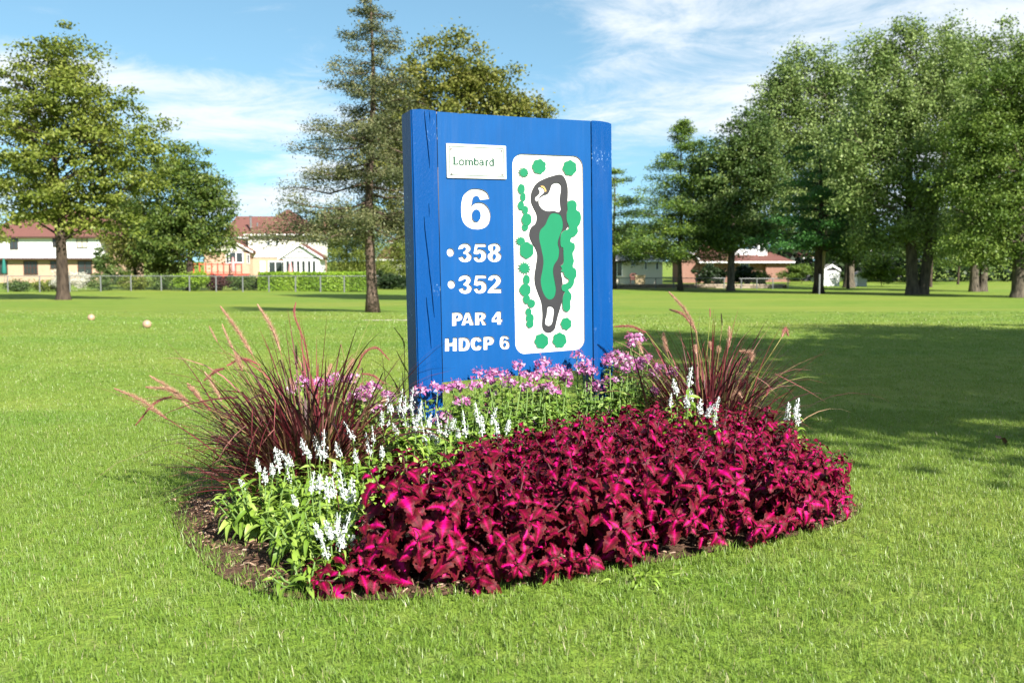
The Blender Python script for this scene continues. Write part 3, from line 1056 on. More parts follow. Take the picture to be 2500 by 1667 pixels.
def make_tree(name, label, base, blobs, leaf, barkm, trunk_r, fork, clumps, per, size, seed, clump_r=0.6, top=None,
              stems=None, group=None, shell=0.55, tintv=0.8, flat=0.65, limbs=26, lean=(0, 0), cat='tree', up=0.5, drop=0.0):
    """blobs: (x, y, z, rx, ry, rz) relative to the base; fork: height where the limbs start"""
    q = np.random.RandomState(seed)
    root = empty(name, base)
    tag(root, label, cat, group)
    B = np.array(blobs, float)
    vol = B[:, 3] * B[:, 4] * B[:, 5]
    # clump centres through the crown, more of them near its skin
    which = q.choice(len(B), clumps, p=vol ** 0.8 / (vol ** 0.8).sum())
    d = unit(q.normal(size=(clumps, 3)))
    rad = np.where(q.rand(clumps) < shell, q.uniform(0.72, 1.0, clumps), q.uniform(0.2, 0.85, clumps))
    jag = 1 + 0.13 * np.sin(d[:, 0] * 5 + which * 2.1) * np.sin(d[:, 2] * 6 + which) + q.normal(0, 0.05, clumps)
    C = B[which, :3] + d * B[which, 3:] * (rad * jag)[:, None]
    topz = (B[:, 2] + B[:, 5]).max() if top is None else top
    # trunk and limbs
    mb = MB()
    for sx, sy, tx, ty, tr in (stems or [(0, 0, lean[0], lean[1], trunk_r)]):
        hgt = topz * 0.86
        pts, rr = [], []
        wx, wy = q.normal(0, 0.12, 9).cumsum() * 0.35, q.normal(0, 0.12, 9).cumsum() * 0.35
        for i, t in enumerate((0, 0.015, 0.05, 0.12, 0.25, 0.42, 0.6, 0.8, 1.0)):
            pts.append((sx + tx * t + wx[i] * t * 2, sy + ty * t + wy[i] * t * 2, -0.15 + (hgt + 0.15) * t))
            rr.append(tr * ((1.75, 1.35, 1.08, 1.0, .9, .72, .5, .27, .05)[i]))
        mb.tube(pts, rr, 10)
    if drop:
        keep = q.rand(clumps) > drop * (C[:, 2] < B[:, 2].mean())
        C = C[keep]; clumps = len(C)
    order = q.permutation(clumps)[:limbs]
    st = stems or [(0, 0, lean[0], lean[1], trunk_r)]
    for i in order:
        c_ = C[i]
        s0 = st[q.randint(len(st))]
        h0 = max(fork, min(c_[2] - 0.5 * math.hypot(c_[0], c_[1]), topz * 0.75)) if c_[2] > fork else fork * q.uniform(0.8, 1.0)
        t = h0 / (topz * 0.86)
        p0 = np.array([s0[0] + s0[2] * t, s0[1] + s0[3] * t, h0])
        r0 = s0[4] * max(0.12, 0.5 * (1 - t * 0.85)) * q.uniform(0.6, 1.0)
        pts = limb_tube(mb, p0, c_, r0, 0.015, q, 5, 5, 0.06)
        for k in range(3):      # twigs to the nearest clumps
            j = np.argsort(((C - c_) ** 2).sum(1))[1 + k * 2] if clumps > 8 else 0
            limb_tube(mb, pts[3], C[j], r0 * 0.35, 0.01, q, 4, 3, 0.03)
    tr_o = mb.build('trunk', barkm, root, True)
    # foliage
    per = int(per * 1.75); size = size * 0.70
    n = clumps * per
    ci = np.repeat(np.arange(clumps), per)
    rr = clump_r * q.uniform(0.6, 1.35, clumps)
    off = q.normal(size=(n, 3)) * [1, 1, flat] * 0.55
    P = C[ci] + off * rr[ci][:, None]
    cen = np.array([0, 0, B[:, 2].mean()])
    out = unit(P - cen)
    nr = unit(out * 0.35 + np.array([0, 0, up]) + q.normal(size=(n, 3)) * 0.75)
    sz = size * q.uniform(0.65, 1.3, n)
    Vv, Ff = leaf_cloud(P, nr, sz, sz * 0.62, q)
    tint = np.clip(0.5 + tintv * (q.rand(clumps) - 0.5)[ci] + q.normal(0, 0.08, n), 0, 1)
    me = np_mesh('crown', Vv, Ff, leaf, False, {'tint': np.repeat(tint, 4)})
    mesh_obj('crown', me, root)
    return root


def make_pine(name, label, base, height, radius, leaf, barkm, trunk_r, seed, first=0.15, whorls=16, arms=6, droop=0.0,
              tuft=0.55, per=130, size=0.2, sparse=0.0, power=0.9, group=None, lean=(0, 0), flat=0.35, lift=0.1, topr=0.12, side=None):
    q = np.random.RandomState(seed)
    root = empty(name, base)
    tag(root, label, 'tree', group)
    mb = MB()
    ax = lambda z: np.array([lean[0] * (z / height) + 0.06 * math.sin(z * 0.9 + seed), lean[1] * (z / height) + 0.05 * math.cos(z * 0.7), z])
    zs = np.linspace(-0.15, height * 0.985, 12)
    rr = [trunk_r * max(0.05, (1 - max(0, z) / height) ** 0.8) * (1.5 if z < 0.1 else 1) for z in zs]
    mb.tube([ax(z) for z in zs], rr, 9)
    C, D, T = [], [], []
    for w in range(whorls):
        t = (w + q.uniform(-0.25, 0.25)) / whorls
        z = height * (first + (1 - first) * max(0, t))
        prof = (1 - t) ** power + topr * (1 - t)
        na = max(3, int(arms * (0.6 + 0.6 * (1 - t))))
        a0 = q.uniform(0, 6.28)
        for k in range(na):
            if q.rand() < sparse:
                continue
            a = a0 + 6.283 * k / na + q.normal(0, 0.2)
            L = radius * prof * q.uniform(0.65, 1.12)
            if side is not None:
                L *= 1 + side * math.cos(a)
            zj = z + q.uniform(-.5, .5) * height * (1 - first) / whorls
            p0 = ax(min(zj, height * .97))
            p1 = p0 + np.array([math.cos(a) * L, math.sin(a) * L, L * (lift - droop) + q.normal(0, 0.05 * L)])
            pts = limb_tube(mb, p0, p1, max(0.012, trunk_r * 0.3 * (1 - t)), 0.008, q, 4, 4, -droop * 0.4, 0.03)
            m_ = max(2, int(L / (tuft * 0.62)))
            for j in range(m_):
                s = (j + 1) / m_
                if s < 0.22:
                    continue
                c_ = p0 + (p1 - p0) * s + np.array([0, 0, -droop * 0.4 * L * math.sin(math.pi * s)])
                lat = np.array([-math.sin(a), math.cos(a), 0]) * q.normal(0, 0.16 * L * (1.1 - s) + 0.05)
                C.append(c_ + lat); D.append((math.cos(a), math.sin(a), lift)); T.append(q.rand())
    C, D, T = np.array(C), np.array(D), np.array(T)
    nC = len(C)
    mb.build('trunk', barkm, root, True)
    per = int(per * 1.5); size = size * 0.72
    ci = np.repeat(np.arange(nC), per)
    n = len(ci)
    tsz = (1 - 0.55 * np.clip(C[:, 2] / height, 0, 1) ** 2)[ci][:, None]
    off = q.normal(size=(n, 3)) * [1, 1, flat] * tuft * 0.42 * tsz
    P = C[ci] + off + D[ci] * (q.rand(n) * tuft * 0.3)[:, None]
    nr = unit(np.array([0, 0, 0.7]) + q.normal(size=(n, 3)) * 0.7)
    sz = size * q.uniform(0.6, 1.3, n)
    spin = unit(D[ci] + q.normal(size=(n, 3)) * 0.7)
    Vv, Ff = leaf_cloud(P, nr, sz, sz * 0.33, q, spin)
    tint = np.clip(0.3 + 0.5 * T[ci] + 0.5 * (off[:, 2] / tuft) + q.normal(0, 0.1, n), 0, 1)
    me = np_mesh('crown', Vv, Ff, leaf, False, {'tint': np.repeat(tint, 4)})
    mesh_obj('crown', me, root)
    return root


def blobs_px(base, Y, items, depth=0.85):
    """crown lobes from where they stand in the picture: (px, py, rx, ry[, dy])"""
    out = []
    for it in items:
        px, py, rx, ry = it[:4]
        dy = it[4] if len(it) > 4 else 0.0
        p = at(px, py, Y + dy) - base
        k = (Y + dy) / FPX
        out.append((p.x, p.y, p.z, rx * k, (rx + ry) / 2 * k * depth, ry * k))
    return out


K = 1.063
# --- tall tree on the left
b = foot(157, 51.0)
make_tree('shade_tree', 'tall spreading green tree with dark trunk on the left fairway', b,
          blobs_px(b, 51, [(145, 120, 80, 75), (140, 170, 110, 80), (330, 300, 80, 60), (390, 380, 60, 50), (120, 235, 165, 110), (75, 340, 150, 120), (240, 300, 140, 110), (150, 400, 230, 110), (330, 400, 110, 85), (60, 490, 130, 80), (230, 500, 190, 75), (150, 540, 120, 40)]),
          M['lf_locust'], M['bark_dark'], 0.29, 3.0, 500, 58, 0.25, 3, 0.60, limbs=46, flat=0.45, shell=0.5)
# --- two trees by the fence behind it
b = foot(465, 79.0)
make_tree('shade_tree', 'dark green tree standing by the fence right of the tall tree', b,
          blobs_px(b, 79, [(440, 400, 80, 60), (420, 480, 110, 85), (500, 500, 70, 95), (455, 570, 105, 65), (520, 585, 60, 50), (400, 590, 75, 60)]),
          M['lf_linden'], M['bark_dark'], 0.26, 2.6, 300, 62, 0.32, 4, 0.75, limbs=30)
b = foot(335, 83.0)
make_tree('low_tree', 'low olive green tree hanging over the fence below the tall tree', b,
          blobs_px(b, 83, [(350, 520, 70, 60), (300, 590, 60, 50), (390, 600, 90, 65), (340, 640, 65, 30), (420, 650, 55, 25)]),
          M['lf_maple'], M['bark_dark'], 0.15, 1.2, 210, 62, 0.3, 5, 0.7, limbs=20)
b = foot(-60, 90.0)
make_tree('shade_tree', 'leafy tree cut off by the left edge beside the white house', b,
          blobs_px(b, 90, [(-55, 500, 70, 90), (-50, 590, 60, 50)]), M['lf_locust'], M['bark_dark'], 0.2, 2.5, 90, 60, 0.3, 6, 0.7, limbs=12)
# --- sparse conifer left of the sign
b = foot(906, 28.6)
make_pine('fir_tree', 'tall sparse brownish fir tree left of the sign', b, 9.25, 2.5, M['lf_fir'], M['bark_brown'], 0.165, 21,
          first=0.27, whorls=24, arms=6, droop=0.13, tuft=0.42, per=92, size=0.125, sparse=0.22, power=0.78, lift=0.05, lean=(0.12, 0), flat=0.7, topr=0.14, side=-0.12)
# --- round maple behind the sign
b = foot(1130, 50.0)
make_tree('round_maple', 'broad round olive tree rising behind the blue sign', b,
          blobs_px(b, 50, [(1100, 165, 110, 85), (1010, 230, 95, 85), (1200, 230, 110, 80), (1100, 300, 190, 110), (1260, 300, 85, 80), (1120, 420, 210, 130), (960, 350, 80, 100), (1120, 520, 180, 70)]),
          M['lf_maple'], M['bark_dark'], 0.3, 2.6, 560, 66, 0.25, 8, 0.6, limbs=30, flat=0.6, shell=0.6)
# --- evergreens behind the fir
for px, Y, h_, r_, sd, lab in ((848, 92, 7.6, 2.3, 31, 'plump green arborvitae behind the fir trunk, nearest the cream house'),
                               (905, 90, 8.4, 2.0, 32, 'dark arborvitae right of the fir trunk'),
                               (985, 96, 7.6, 2.0, 33, 'dark evergreen half hidden by the left sign post')):
    b = foot(px, Y)
    make_pine('arborvitae', lab, b, h_, r_, M['lf_arbor'], M['bark_dark'], 0.14, sd, first=0.02, whorls=13, arms=8, droop=-0.15, tuft=0.75, per=62, size=0.26, power=0.55, flat=0.9, topr=0.05, group='evergreens behind the fir')
# far trees past the cream house
for px, py, Y, rx, ry, sd, lab in ((790, 560, 150, 45, 55, 41, 'pale far tree right of the cream house chimney'), (300, 520, 160, 30, 30, 43, 'far tree behind the white house roof'),
                                   (1560, 585, 150, 90, 55, 44, 'far dark tree above the grey roofed bungalow'), (1740, 560, 150, 90, 60, 45, 'far tree above the red brick ranch roof')):
    b = foot(px, Y)
    make_tree('far_tree', lab, b, blobs_px(b, Y, [(px, py, rx, ry), (px + rx * .5, py + ry * .6, rx * .8, ry * .7), (px - rx * .5, py + ry * .6, rx * .8, ry * .7)]), M['lf_oak'], M['bark_dark'], 0.22, 2.0, 90, 60, 0.45, sd, 1.0, limbs=10)

# --- right-hand side
b = foot(1497, 86)
make_pine('pine_tree', 'pine half hidden behind the right edge of the sign', b, 10.6, 3.9, M['lf_pine'], M['bark_grey'], 0.2, 51, first=0.24, whorls=9, arms=6, tuft=1.15, per=90, size=0.3, power=0.95, lift=0.10, sparse=0.12, flat=0.48, topr=0.03)
b = foot(1658, 82)
make_pine('pine_tree', 'yellow green pine with tiered branches right of the sign', b, 14.0, 5.3, M['lf_pine'], M['bark_grey'], 0.2, 52, first=0.215, whorls=15, arms=8, tuft=1.15, per=100, size=0.3, power=0.98, lift=0.06, droop=0.04, sparse=0.06, flat=0.5, topr=0.03)
b = foot(1782, 80)
make_tree('oak_tree', 'leafy tree with thick pale trunk between the two pines', b,
          blobs_px(b, 80, [(1830, 330, 60, 60), (1770, 400, 85, 70), (1850, 420, 75, 80), (1720, 480, 60, 70), (1800, 520, 110, 65), (1760, 575, 80, 30), (1860, 570, 70, 35)]),
          M['lf_oak'], M['bark_grey'], 0.3, 2.6, 380, 66, 0.33, 12, 0.8, limbs=26, tintv=1.0)
b = foot(1996, 70)
make_pine('pine_tree', 'dark green pine with heavy lower tiers beside a tan pole', b, 11.0, 3.6, M['lf_pine_dark'], M['bark_dark'], 0.33, 53, first=0.27, whorls=9, arms=7, tuft=1.05, per=105, size=0.28, power=0.5, lift=0.04, sparse=0.04, flat=0.42)
# cottonwoods: ragged upright tops
b = foot(2070, 92)
make_tree('cottonwood', 'tall grey green cottonwood behind the dark pine, leftmost of the row', b,
          blobs_px(b, 92, [(1950, 210, 65, 90), (2030, 190, 60, 80), (1890, 280, 65, 100), (1880, 400, 70, 80), (1960, 350, 100, 110), (2050, 330, 90, 110), (1950, 470, 110, 70), (2060, 480, 100, 80), (2010, 560, 90, 50)]),
          M['lf_cotton'], M['bark_grey'], 0.45, 4.0, 640, 62, 0.36, 13, 0.85, limbs=34, flat=1.0, tintv=0.9)
b = foot(2237, 66)
make_tree('cottonwood', 'tall twin trunked cottonwood at the centre of the right tree row', b,
          blobs_px(b, 66, [(2130, 150, 60, 80), (2200, 130, 60, 75), (2300, 160, 70, 85), (2150, 260, 90, 100), (2270, 260, 100, 100), (2100, 370, 90, 80), (2210, 380, 110, 90), (2140, 470, 110, 70), (2270, 480, 100, 80), (2200, 560, 110, 50), (2300, 600, 60, 40), (2120, 600, 50, 35)]),
          M['lf_cotton'], M['bark_grey'], 0.42, 4.0, 760, 66, 0.27, 14, 0.65, limbs=44, flat=1.0, tintv=0.9, drop=0.15,
          stems=[(-0.3, 0, -0.9, 0.2, 0.38), (0.35, 0.1, 1.9, 0.3, 0.34)])
b = foot(2385, 74)
make_tree('cottonwood', 'tall cottonwood behind the rightmost bright green tree', b,
          blobs_px(b, 74, [(2340, 130, 55, 75), (2440, 120, 60, 70), (2520, 150, 60, 80), (2380, 230, 80, 90), (2480, 240, 90, 90), (2400, 350, 110, 90), (2500, 360, 90, 90), (2370, 480, 90, 80), (2390, 590, 80, 55)]),
          M['lf_cotton'], M['bark_grey'], 0.4, 5.0, 520, 62, 0.30, 15, 0.72, limbs=26, flat=1.0, stems=[(-0.3, 0, -0.6, 0, .3), (0.4, 0.2, 0.8, 0, 0.28)])
b = foot(2485, 60)
make_tree('leafy_tree', 'bright green broad tree at the right edge, nearest of the row', b,
          blobs_px(b, 60, [(2440, 230, 90, 80), (2540, 260, 90, 110), (2380, 330, 90, 80), (2460, 380, 120, 90), (2350, 450, 80, 70), (2440, 500, 120, 80), (2540, 480, 90, 110), (2370, 580, 70, 60), (2470, 610, 90, 50), (2560, 620, 80, 60), (2400, 630, 50, 30)]),
          M['lf_bright'], M['bark_grey'], 0.42, 2.8, 700, 66, 0.24, 16, 0.6, limbs=34, tintv=1.0, drop=0.1)
# smaller trees and shrubs under the row
for px, Y, items, lf, tr, lab, sd in (
        (2068, 84, [(2070, 600, 50, 40), (2060, 560, 40, 30)], 'lf_oak', 0.13, 'small thin trunked tree in front of the white shed', 61),
        (2268, 92, [(2270, 560, 70, 60), (2230, 600, 50, 40)], 'lf_oak', 0.16, 'slim dark tree just right of the twin cottonwood trunks', 62),
        (2335, 105, [(2320, 610, 60, 50), (2370, 580, 60, 50)], 'lf_bright', 0.12, 'small lit tree deep between the cottonwood trunks', 63)):
    b = foot(px, Y)
    make_tree('small_tree', lab, b, blobs_px(b, Y, items), M[lf], M['bark_dark'], tr, 1.8, 90, 55, 0.32, sd, 0.75, limbs=14)


def shrub(name, label, px, Y, items, lf, seed, size=0.2, clumps=60, per=55, group=None, depth=0.9):
    b = foot(px, Y)
    return make_tree(name, label, b, blobs_px(b, Y, items, depth), M[lf], M['bark_dark'], 0.03, 0.1, clumps, per, size, seed, 0.32, limbs=8, cat='shrub', group=group)


shrub('shrub', 'bright round green shrub right of the white shed', 2150, 96, [(2150, 650, 35, 28), (2175, 668, 30, 20), (2120, 668, 22, 18)], 'lf_bright', 71, 0.28, 80)
shrub('shrub', 'round green shrub at the corner of the brick ranch house', 1955, 108, [(1950, 660, 26, 18), (1925, 672, 26, 10)], 'lf_bright', 72, 0.25)
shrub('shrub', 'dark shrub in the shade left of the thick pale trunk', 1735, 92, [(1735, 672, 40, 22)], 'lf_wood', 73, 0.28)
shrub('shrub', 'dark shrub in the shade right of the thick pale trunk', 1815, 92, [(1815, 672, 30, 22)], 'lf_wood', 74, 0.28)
shrub('shrub', 'low bright shrub behind the fence by the brick wall', 1852, 96, [(1852, 678, 24, 14)], 'lf_bright', 75, 0.22, 40)
shrub('shrub', 'bright lime shrub at the foot of the dark fence tree', 465, 77.5, [(450, 684, 22, 20), (485, 686, 22, 20)], 'lf_hedge', 76, 0.2, 70)
shrub('shrub', 'green shrub against the corner of the white house', 262, 100, [(255, 640, 26, 40), (290, 668, 40, 22)], 'lf_oak', 77, 0.26, 80)
shrub('shrub', 'purple leaved shrub below the red deck', 535, 79, [(530, 690, 28, 16)], 'lf_plum', 78, 0.2, 50)
shrub('shrub', 'blue green shrub left of the long hedge', 595, 80, [(580, 690, 28, 16), (615, 690, 24, 16)], 'lf_oak', 79, 0.2, 60)
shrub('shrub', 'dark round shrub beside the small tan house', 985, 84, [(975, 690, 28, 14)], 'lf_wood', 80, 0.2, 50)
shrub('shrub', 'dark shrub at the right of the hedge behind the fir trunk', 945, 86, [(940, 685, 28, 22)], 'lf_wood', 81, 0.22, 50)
shrub('hydrangea', 'white flowering bush behind the fence beside the tall tree trunk', 172, 78, [(150, 680, 22, 20), (195, 682, 22, 22)], 'petal_cream', 82, 0.13, 70)
for k, (px, w) in enumerate(((45, 35), (115, 30), (250, 40), (330, 40), (395, 30))):
    shrub('shrub', ['small green shrub by the first fence posts at the far left', 'small shrub behind the fence left of the white flowers', 'green shrub behind the fence right of the white flowers', 'shrub behind the fence under the low olive tree', 'shrub behind the fence left of the lime shrub'][k],
          px, 78.5, [(px, 698 - (k > 1) * 8, w, 12 + 8 * (k > 1))], 'lf_locust' if k % 2 else 'lf_oak', 90 + k, 0.18, 40)
# clipped hedge behind the fence
q = np.random.RandomState(9)
x0, x1 = at(630, 700, 79).x, at(898, 700, 79).x
zt, zb = at(700, 668, 79).z, float(gz(x0, 79))
hd = empty('hedge', ((x0 + x1) / 2, 79.4, zb))
tag(hd, 'long clipped bright green hedge behind the wire fence', 'hedge')
n = 15000
P = np.c_[q.uniform(x0, x1, n), 79.4 + q.uniform(-0.45, 0.45, n), q.uniform(zb, zt, n)]
fr = q.rand(n)
P[fr < .5, 1] = 79.0 + q.normal(0, 0.06, (fr < .5).sum()); P[fr > .75, 2] = zt + q.normal(0, 0.06, (fr > .75).sum())
nr = unit(q.normal(size=(n, 3)) * .8 + [0, -0.6, 0.6])
Vv, Ff = leaf_cloud(P - np.array(hd.location), nr, q.uniform(.1, .22, n), q.uniform(.07, .14, n), q)
tt = np.clip(.5 + .3 * np.sin(P[:, 0] * 1.7) + q.normal(0, .2, n), 0, 1)
mesh_obj('foliage', np_mesh('foliage', Vv, Ff, M['lf_hedge'], False, {'tint': np.repeat(tt, 4)}), hd)
MB().box(x0 - hd.location.x + .1, x1 - hd.location.x - .1, -0.35, 0.35, 0, zt - zb - .12).build('stems', M['lf_wood'], hd)

# far wood that closes the view on the right: one mass
q = np.random.RandomState(19)
n = 22000
X = q.uniform(28, 110, n); Yy = q.uniform(118, 134, n)
top = 9.5 + 2.5 * np.sin(X * .23) + 1.6 * np.sin(X * .61 + 1)
Z = gz(X, Yy) + top * q.beta(1.3, 1.2, n)
P = np.c_[X, Yy, Z]
nr = unit(q.normal(size=(n, 3)) * .8 + [0, -0.3, 0.5])
Vv, Ff = leaf_cloud(P, nr, q.uniform(.5, .95, n), q.uniform(.35, .6, n), q)
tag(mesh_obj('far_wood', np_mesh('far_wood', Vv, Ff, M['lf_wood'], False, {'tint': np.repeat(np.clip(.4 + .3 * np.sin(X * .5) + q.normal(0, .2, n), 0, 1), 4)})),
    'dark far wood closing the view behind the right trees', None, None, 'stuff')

# hedgerow trees across the gap behind the sign
n = 9000
X = q.uniform(-9, 15, n); Yy = q.uniform(120, 128, n)
P = np.c_[X, Yy, gz(X, Yy) + (6.2 + 1.4 * np.sin(X * .5)) * q.beta(1.3, 1.2, n)]
Vv, Ff = leaf_cloud(P, unit(q.normal(size=(n, 3)) * .8 + [0, -0.3, 0.5]), q.uniform(.4, .75, n), q.uniform(.3, .5, n), q)
tag(mesh_obj('far_wood', np_mesh('far_wood', Vv, Ff, M['lf_oak'], False, {'tint': np.repeat(np.clip(.4 + .3 * np.sin(X * .7) + q.normal(0, .2, n), 0, 1), 4)})),
    'far hedgerow closing the view behind the sign', None, None, 'stuff')

# the tree beside the photographer that shades the right lawn
for (x, y), r_, sd, lab in (((10.0, 2.3), 4.6, 101, 'large leafy tree beside the camera shading the right lawn'), ((14.6, 5.0), 4.8, 102, 'second leafy tree right of the camera shading the far right lawn')):
    b = Vector((x, y, float(gz(x, y))))
    make_tree('shade_tree', lab, b, [(0, 0, 6.6, r_, r_, 2.6), (-1.5, 1, 7.8, 2.6, 2.6, 2.0), (1.8, -1, 7.6, 2.6, 2.6, 2.0), (1, 2.0, 6.2, 2.6, 2.4, 1.9), (-1.2, -2.0, 6.2, 2.6, 2.4, 1.9)],
              M['lf_linden'], M['bark_dark'], 0.26, 3.2, 370, 58, 0.27, sd, 0.64, limbs=30, flat=0.4)
# ------------------------------------------------------------------ houses and yards
def roof_mat(name, c0, c1):
    m = Mat(name)
    tc = m.n('ShaderNodeTexCoord').outputs['Object']
    f = m.noise(3.0, 5, 0.6, vec=tc)
    g = m.noise(14, 3, 0.6, vec=tc, scl=(1, 1, 4))
    m.base(m.mix(m.math('ADD', m.math('MULTIPLY', f, .6), m.math('MULTIPLY', g, .4)), c0, c1), 0.9, 0.2)
    m.bump(g, 0.5, 0.03)
    return m.mat


def brick_mat(name, a, b_, mortar, sc=1.0):
    m = Mat(name)
    tc = m.n('ShaderNodeTexCoord').outputs['Object']
    sp = m.n('ShaderNodeSeparateXYZ'); m.l(tc, sp.inputs[0])
    cb = m.n('ShaderNodeCombineXYZ')
    m.l(m.math('ADD', sp.outputs[0], sp.outputs[1]), cb.inputs[0]); m.l(sp.outputs[2], cb.inputs[1])
    br = m.n('ShaderNodeTexBrick')
    m.put(br.inputs['Color1'], a); m.put(br.inputs['Color2'], b_); m.put(br.inputs['Mortar'], mortar)
    br.inputs['Scale'].default_value = 4.3 * sc
    m.l(cb.outputs[0], br.inputs['Vector'])
    m.base(m.mix(m.noise(1.5, 4, .6, vec=tc), br.outputs[0], tuple((x + y) * .42 for x, y in zip(a, b_)), 'MIX'), 0.9, 0.2)
    return m.mat


M['roof_red'] = roof_mat('red_brown_shingle', (0.105, 0.045, 0.037), (0.175, 0.078, 0.064))
M['roof_grey'] = roof_mat('grey_shingle', (0.20, 0.185, 0.17), (0.33, 0.31, 0.29))
M['brick_tan'] = brick_mat('tan_brick', (0.42, 0.27, 0.18), (0.50, 0.34, 0.23), (0.52, 0.45, 0.37))
M['brick_red'] = brick_mat('red_brick', (0.24, 0.115, 0.085), (0.29, 0.15, 0.11), (0.30, 0.24, 0.21))
M['siding_white'] = plain('white_siding', (0.80, 0.80, 0.80), 0.6, 0.04, 2)
M['siding_cream'] = plain('cream_siding', (0.74, 0.72, 0.62), 0.6, 0.05, 2)
M['stucco_cream'] = plain('cream_stucco', (0.62, 0.56, 0.43), 0.8, 0.08, 2)
M['trim_white'] = plain('white_trim', (0.78, 0.78, 0.76), 0.5, 0.05, 3)
M['trim_dark'] = plain('dark_trim', (0.060, 0.028, 0.022), 0.6, 0.15, 4)
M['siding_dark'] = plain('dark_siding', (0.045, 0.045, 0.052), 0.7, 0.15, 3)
M['deck_red'] = plain('red_deck_paint', (0.50, 0.065, 0.040), 0.6, 0.15, 5)
M['teal_cloth'] = plain('teal_cloth', (0.012, 0.13, 0.105), 0.8, 0.15, 5)
M['pink_cloth'] = plain('pink_cloth', (0.62, 0.26, 0.26), 0.8, 0.15, 5)
M['galv'] = plain('galvanised_steel', (0.17, 0.175, 0.175), 0.5, 0.1, 8, metal=0.3)
M['wire'] = plain('fence_wire', (0.09, 0.095, 0.095), 0.5, 0.1, 8, metal=0.3)
M['tan_wood'] = plain('tan_wood', (0.36, 0.27, 0.16), 0.8, 0.2, 4)
M['stone'] = plain('fieldstone', (0.30, 0.24, 0.18), 0.9, 0.35, 2.2, bump=0.5)
M['blind'] = plain('window_blind', (0.55, 0.52, 0.40), 0.7, 0.1, 5)
gm = Mat('window_glass')
gm.base(gm.mix(gm.noise(0.6, 3, .5), (0.012, 0.016, 0.018), (0.05, 0.06, 0.06)), 0.08, 0.6)
M['glass'] = gm.mat


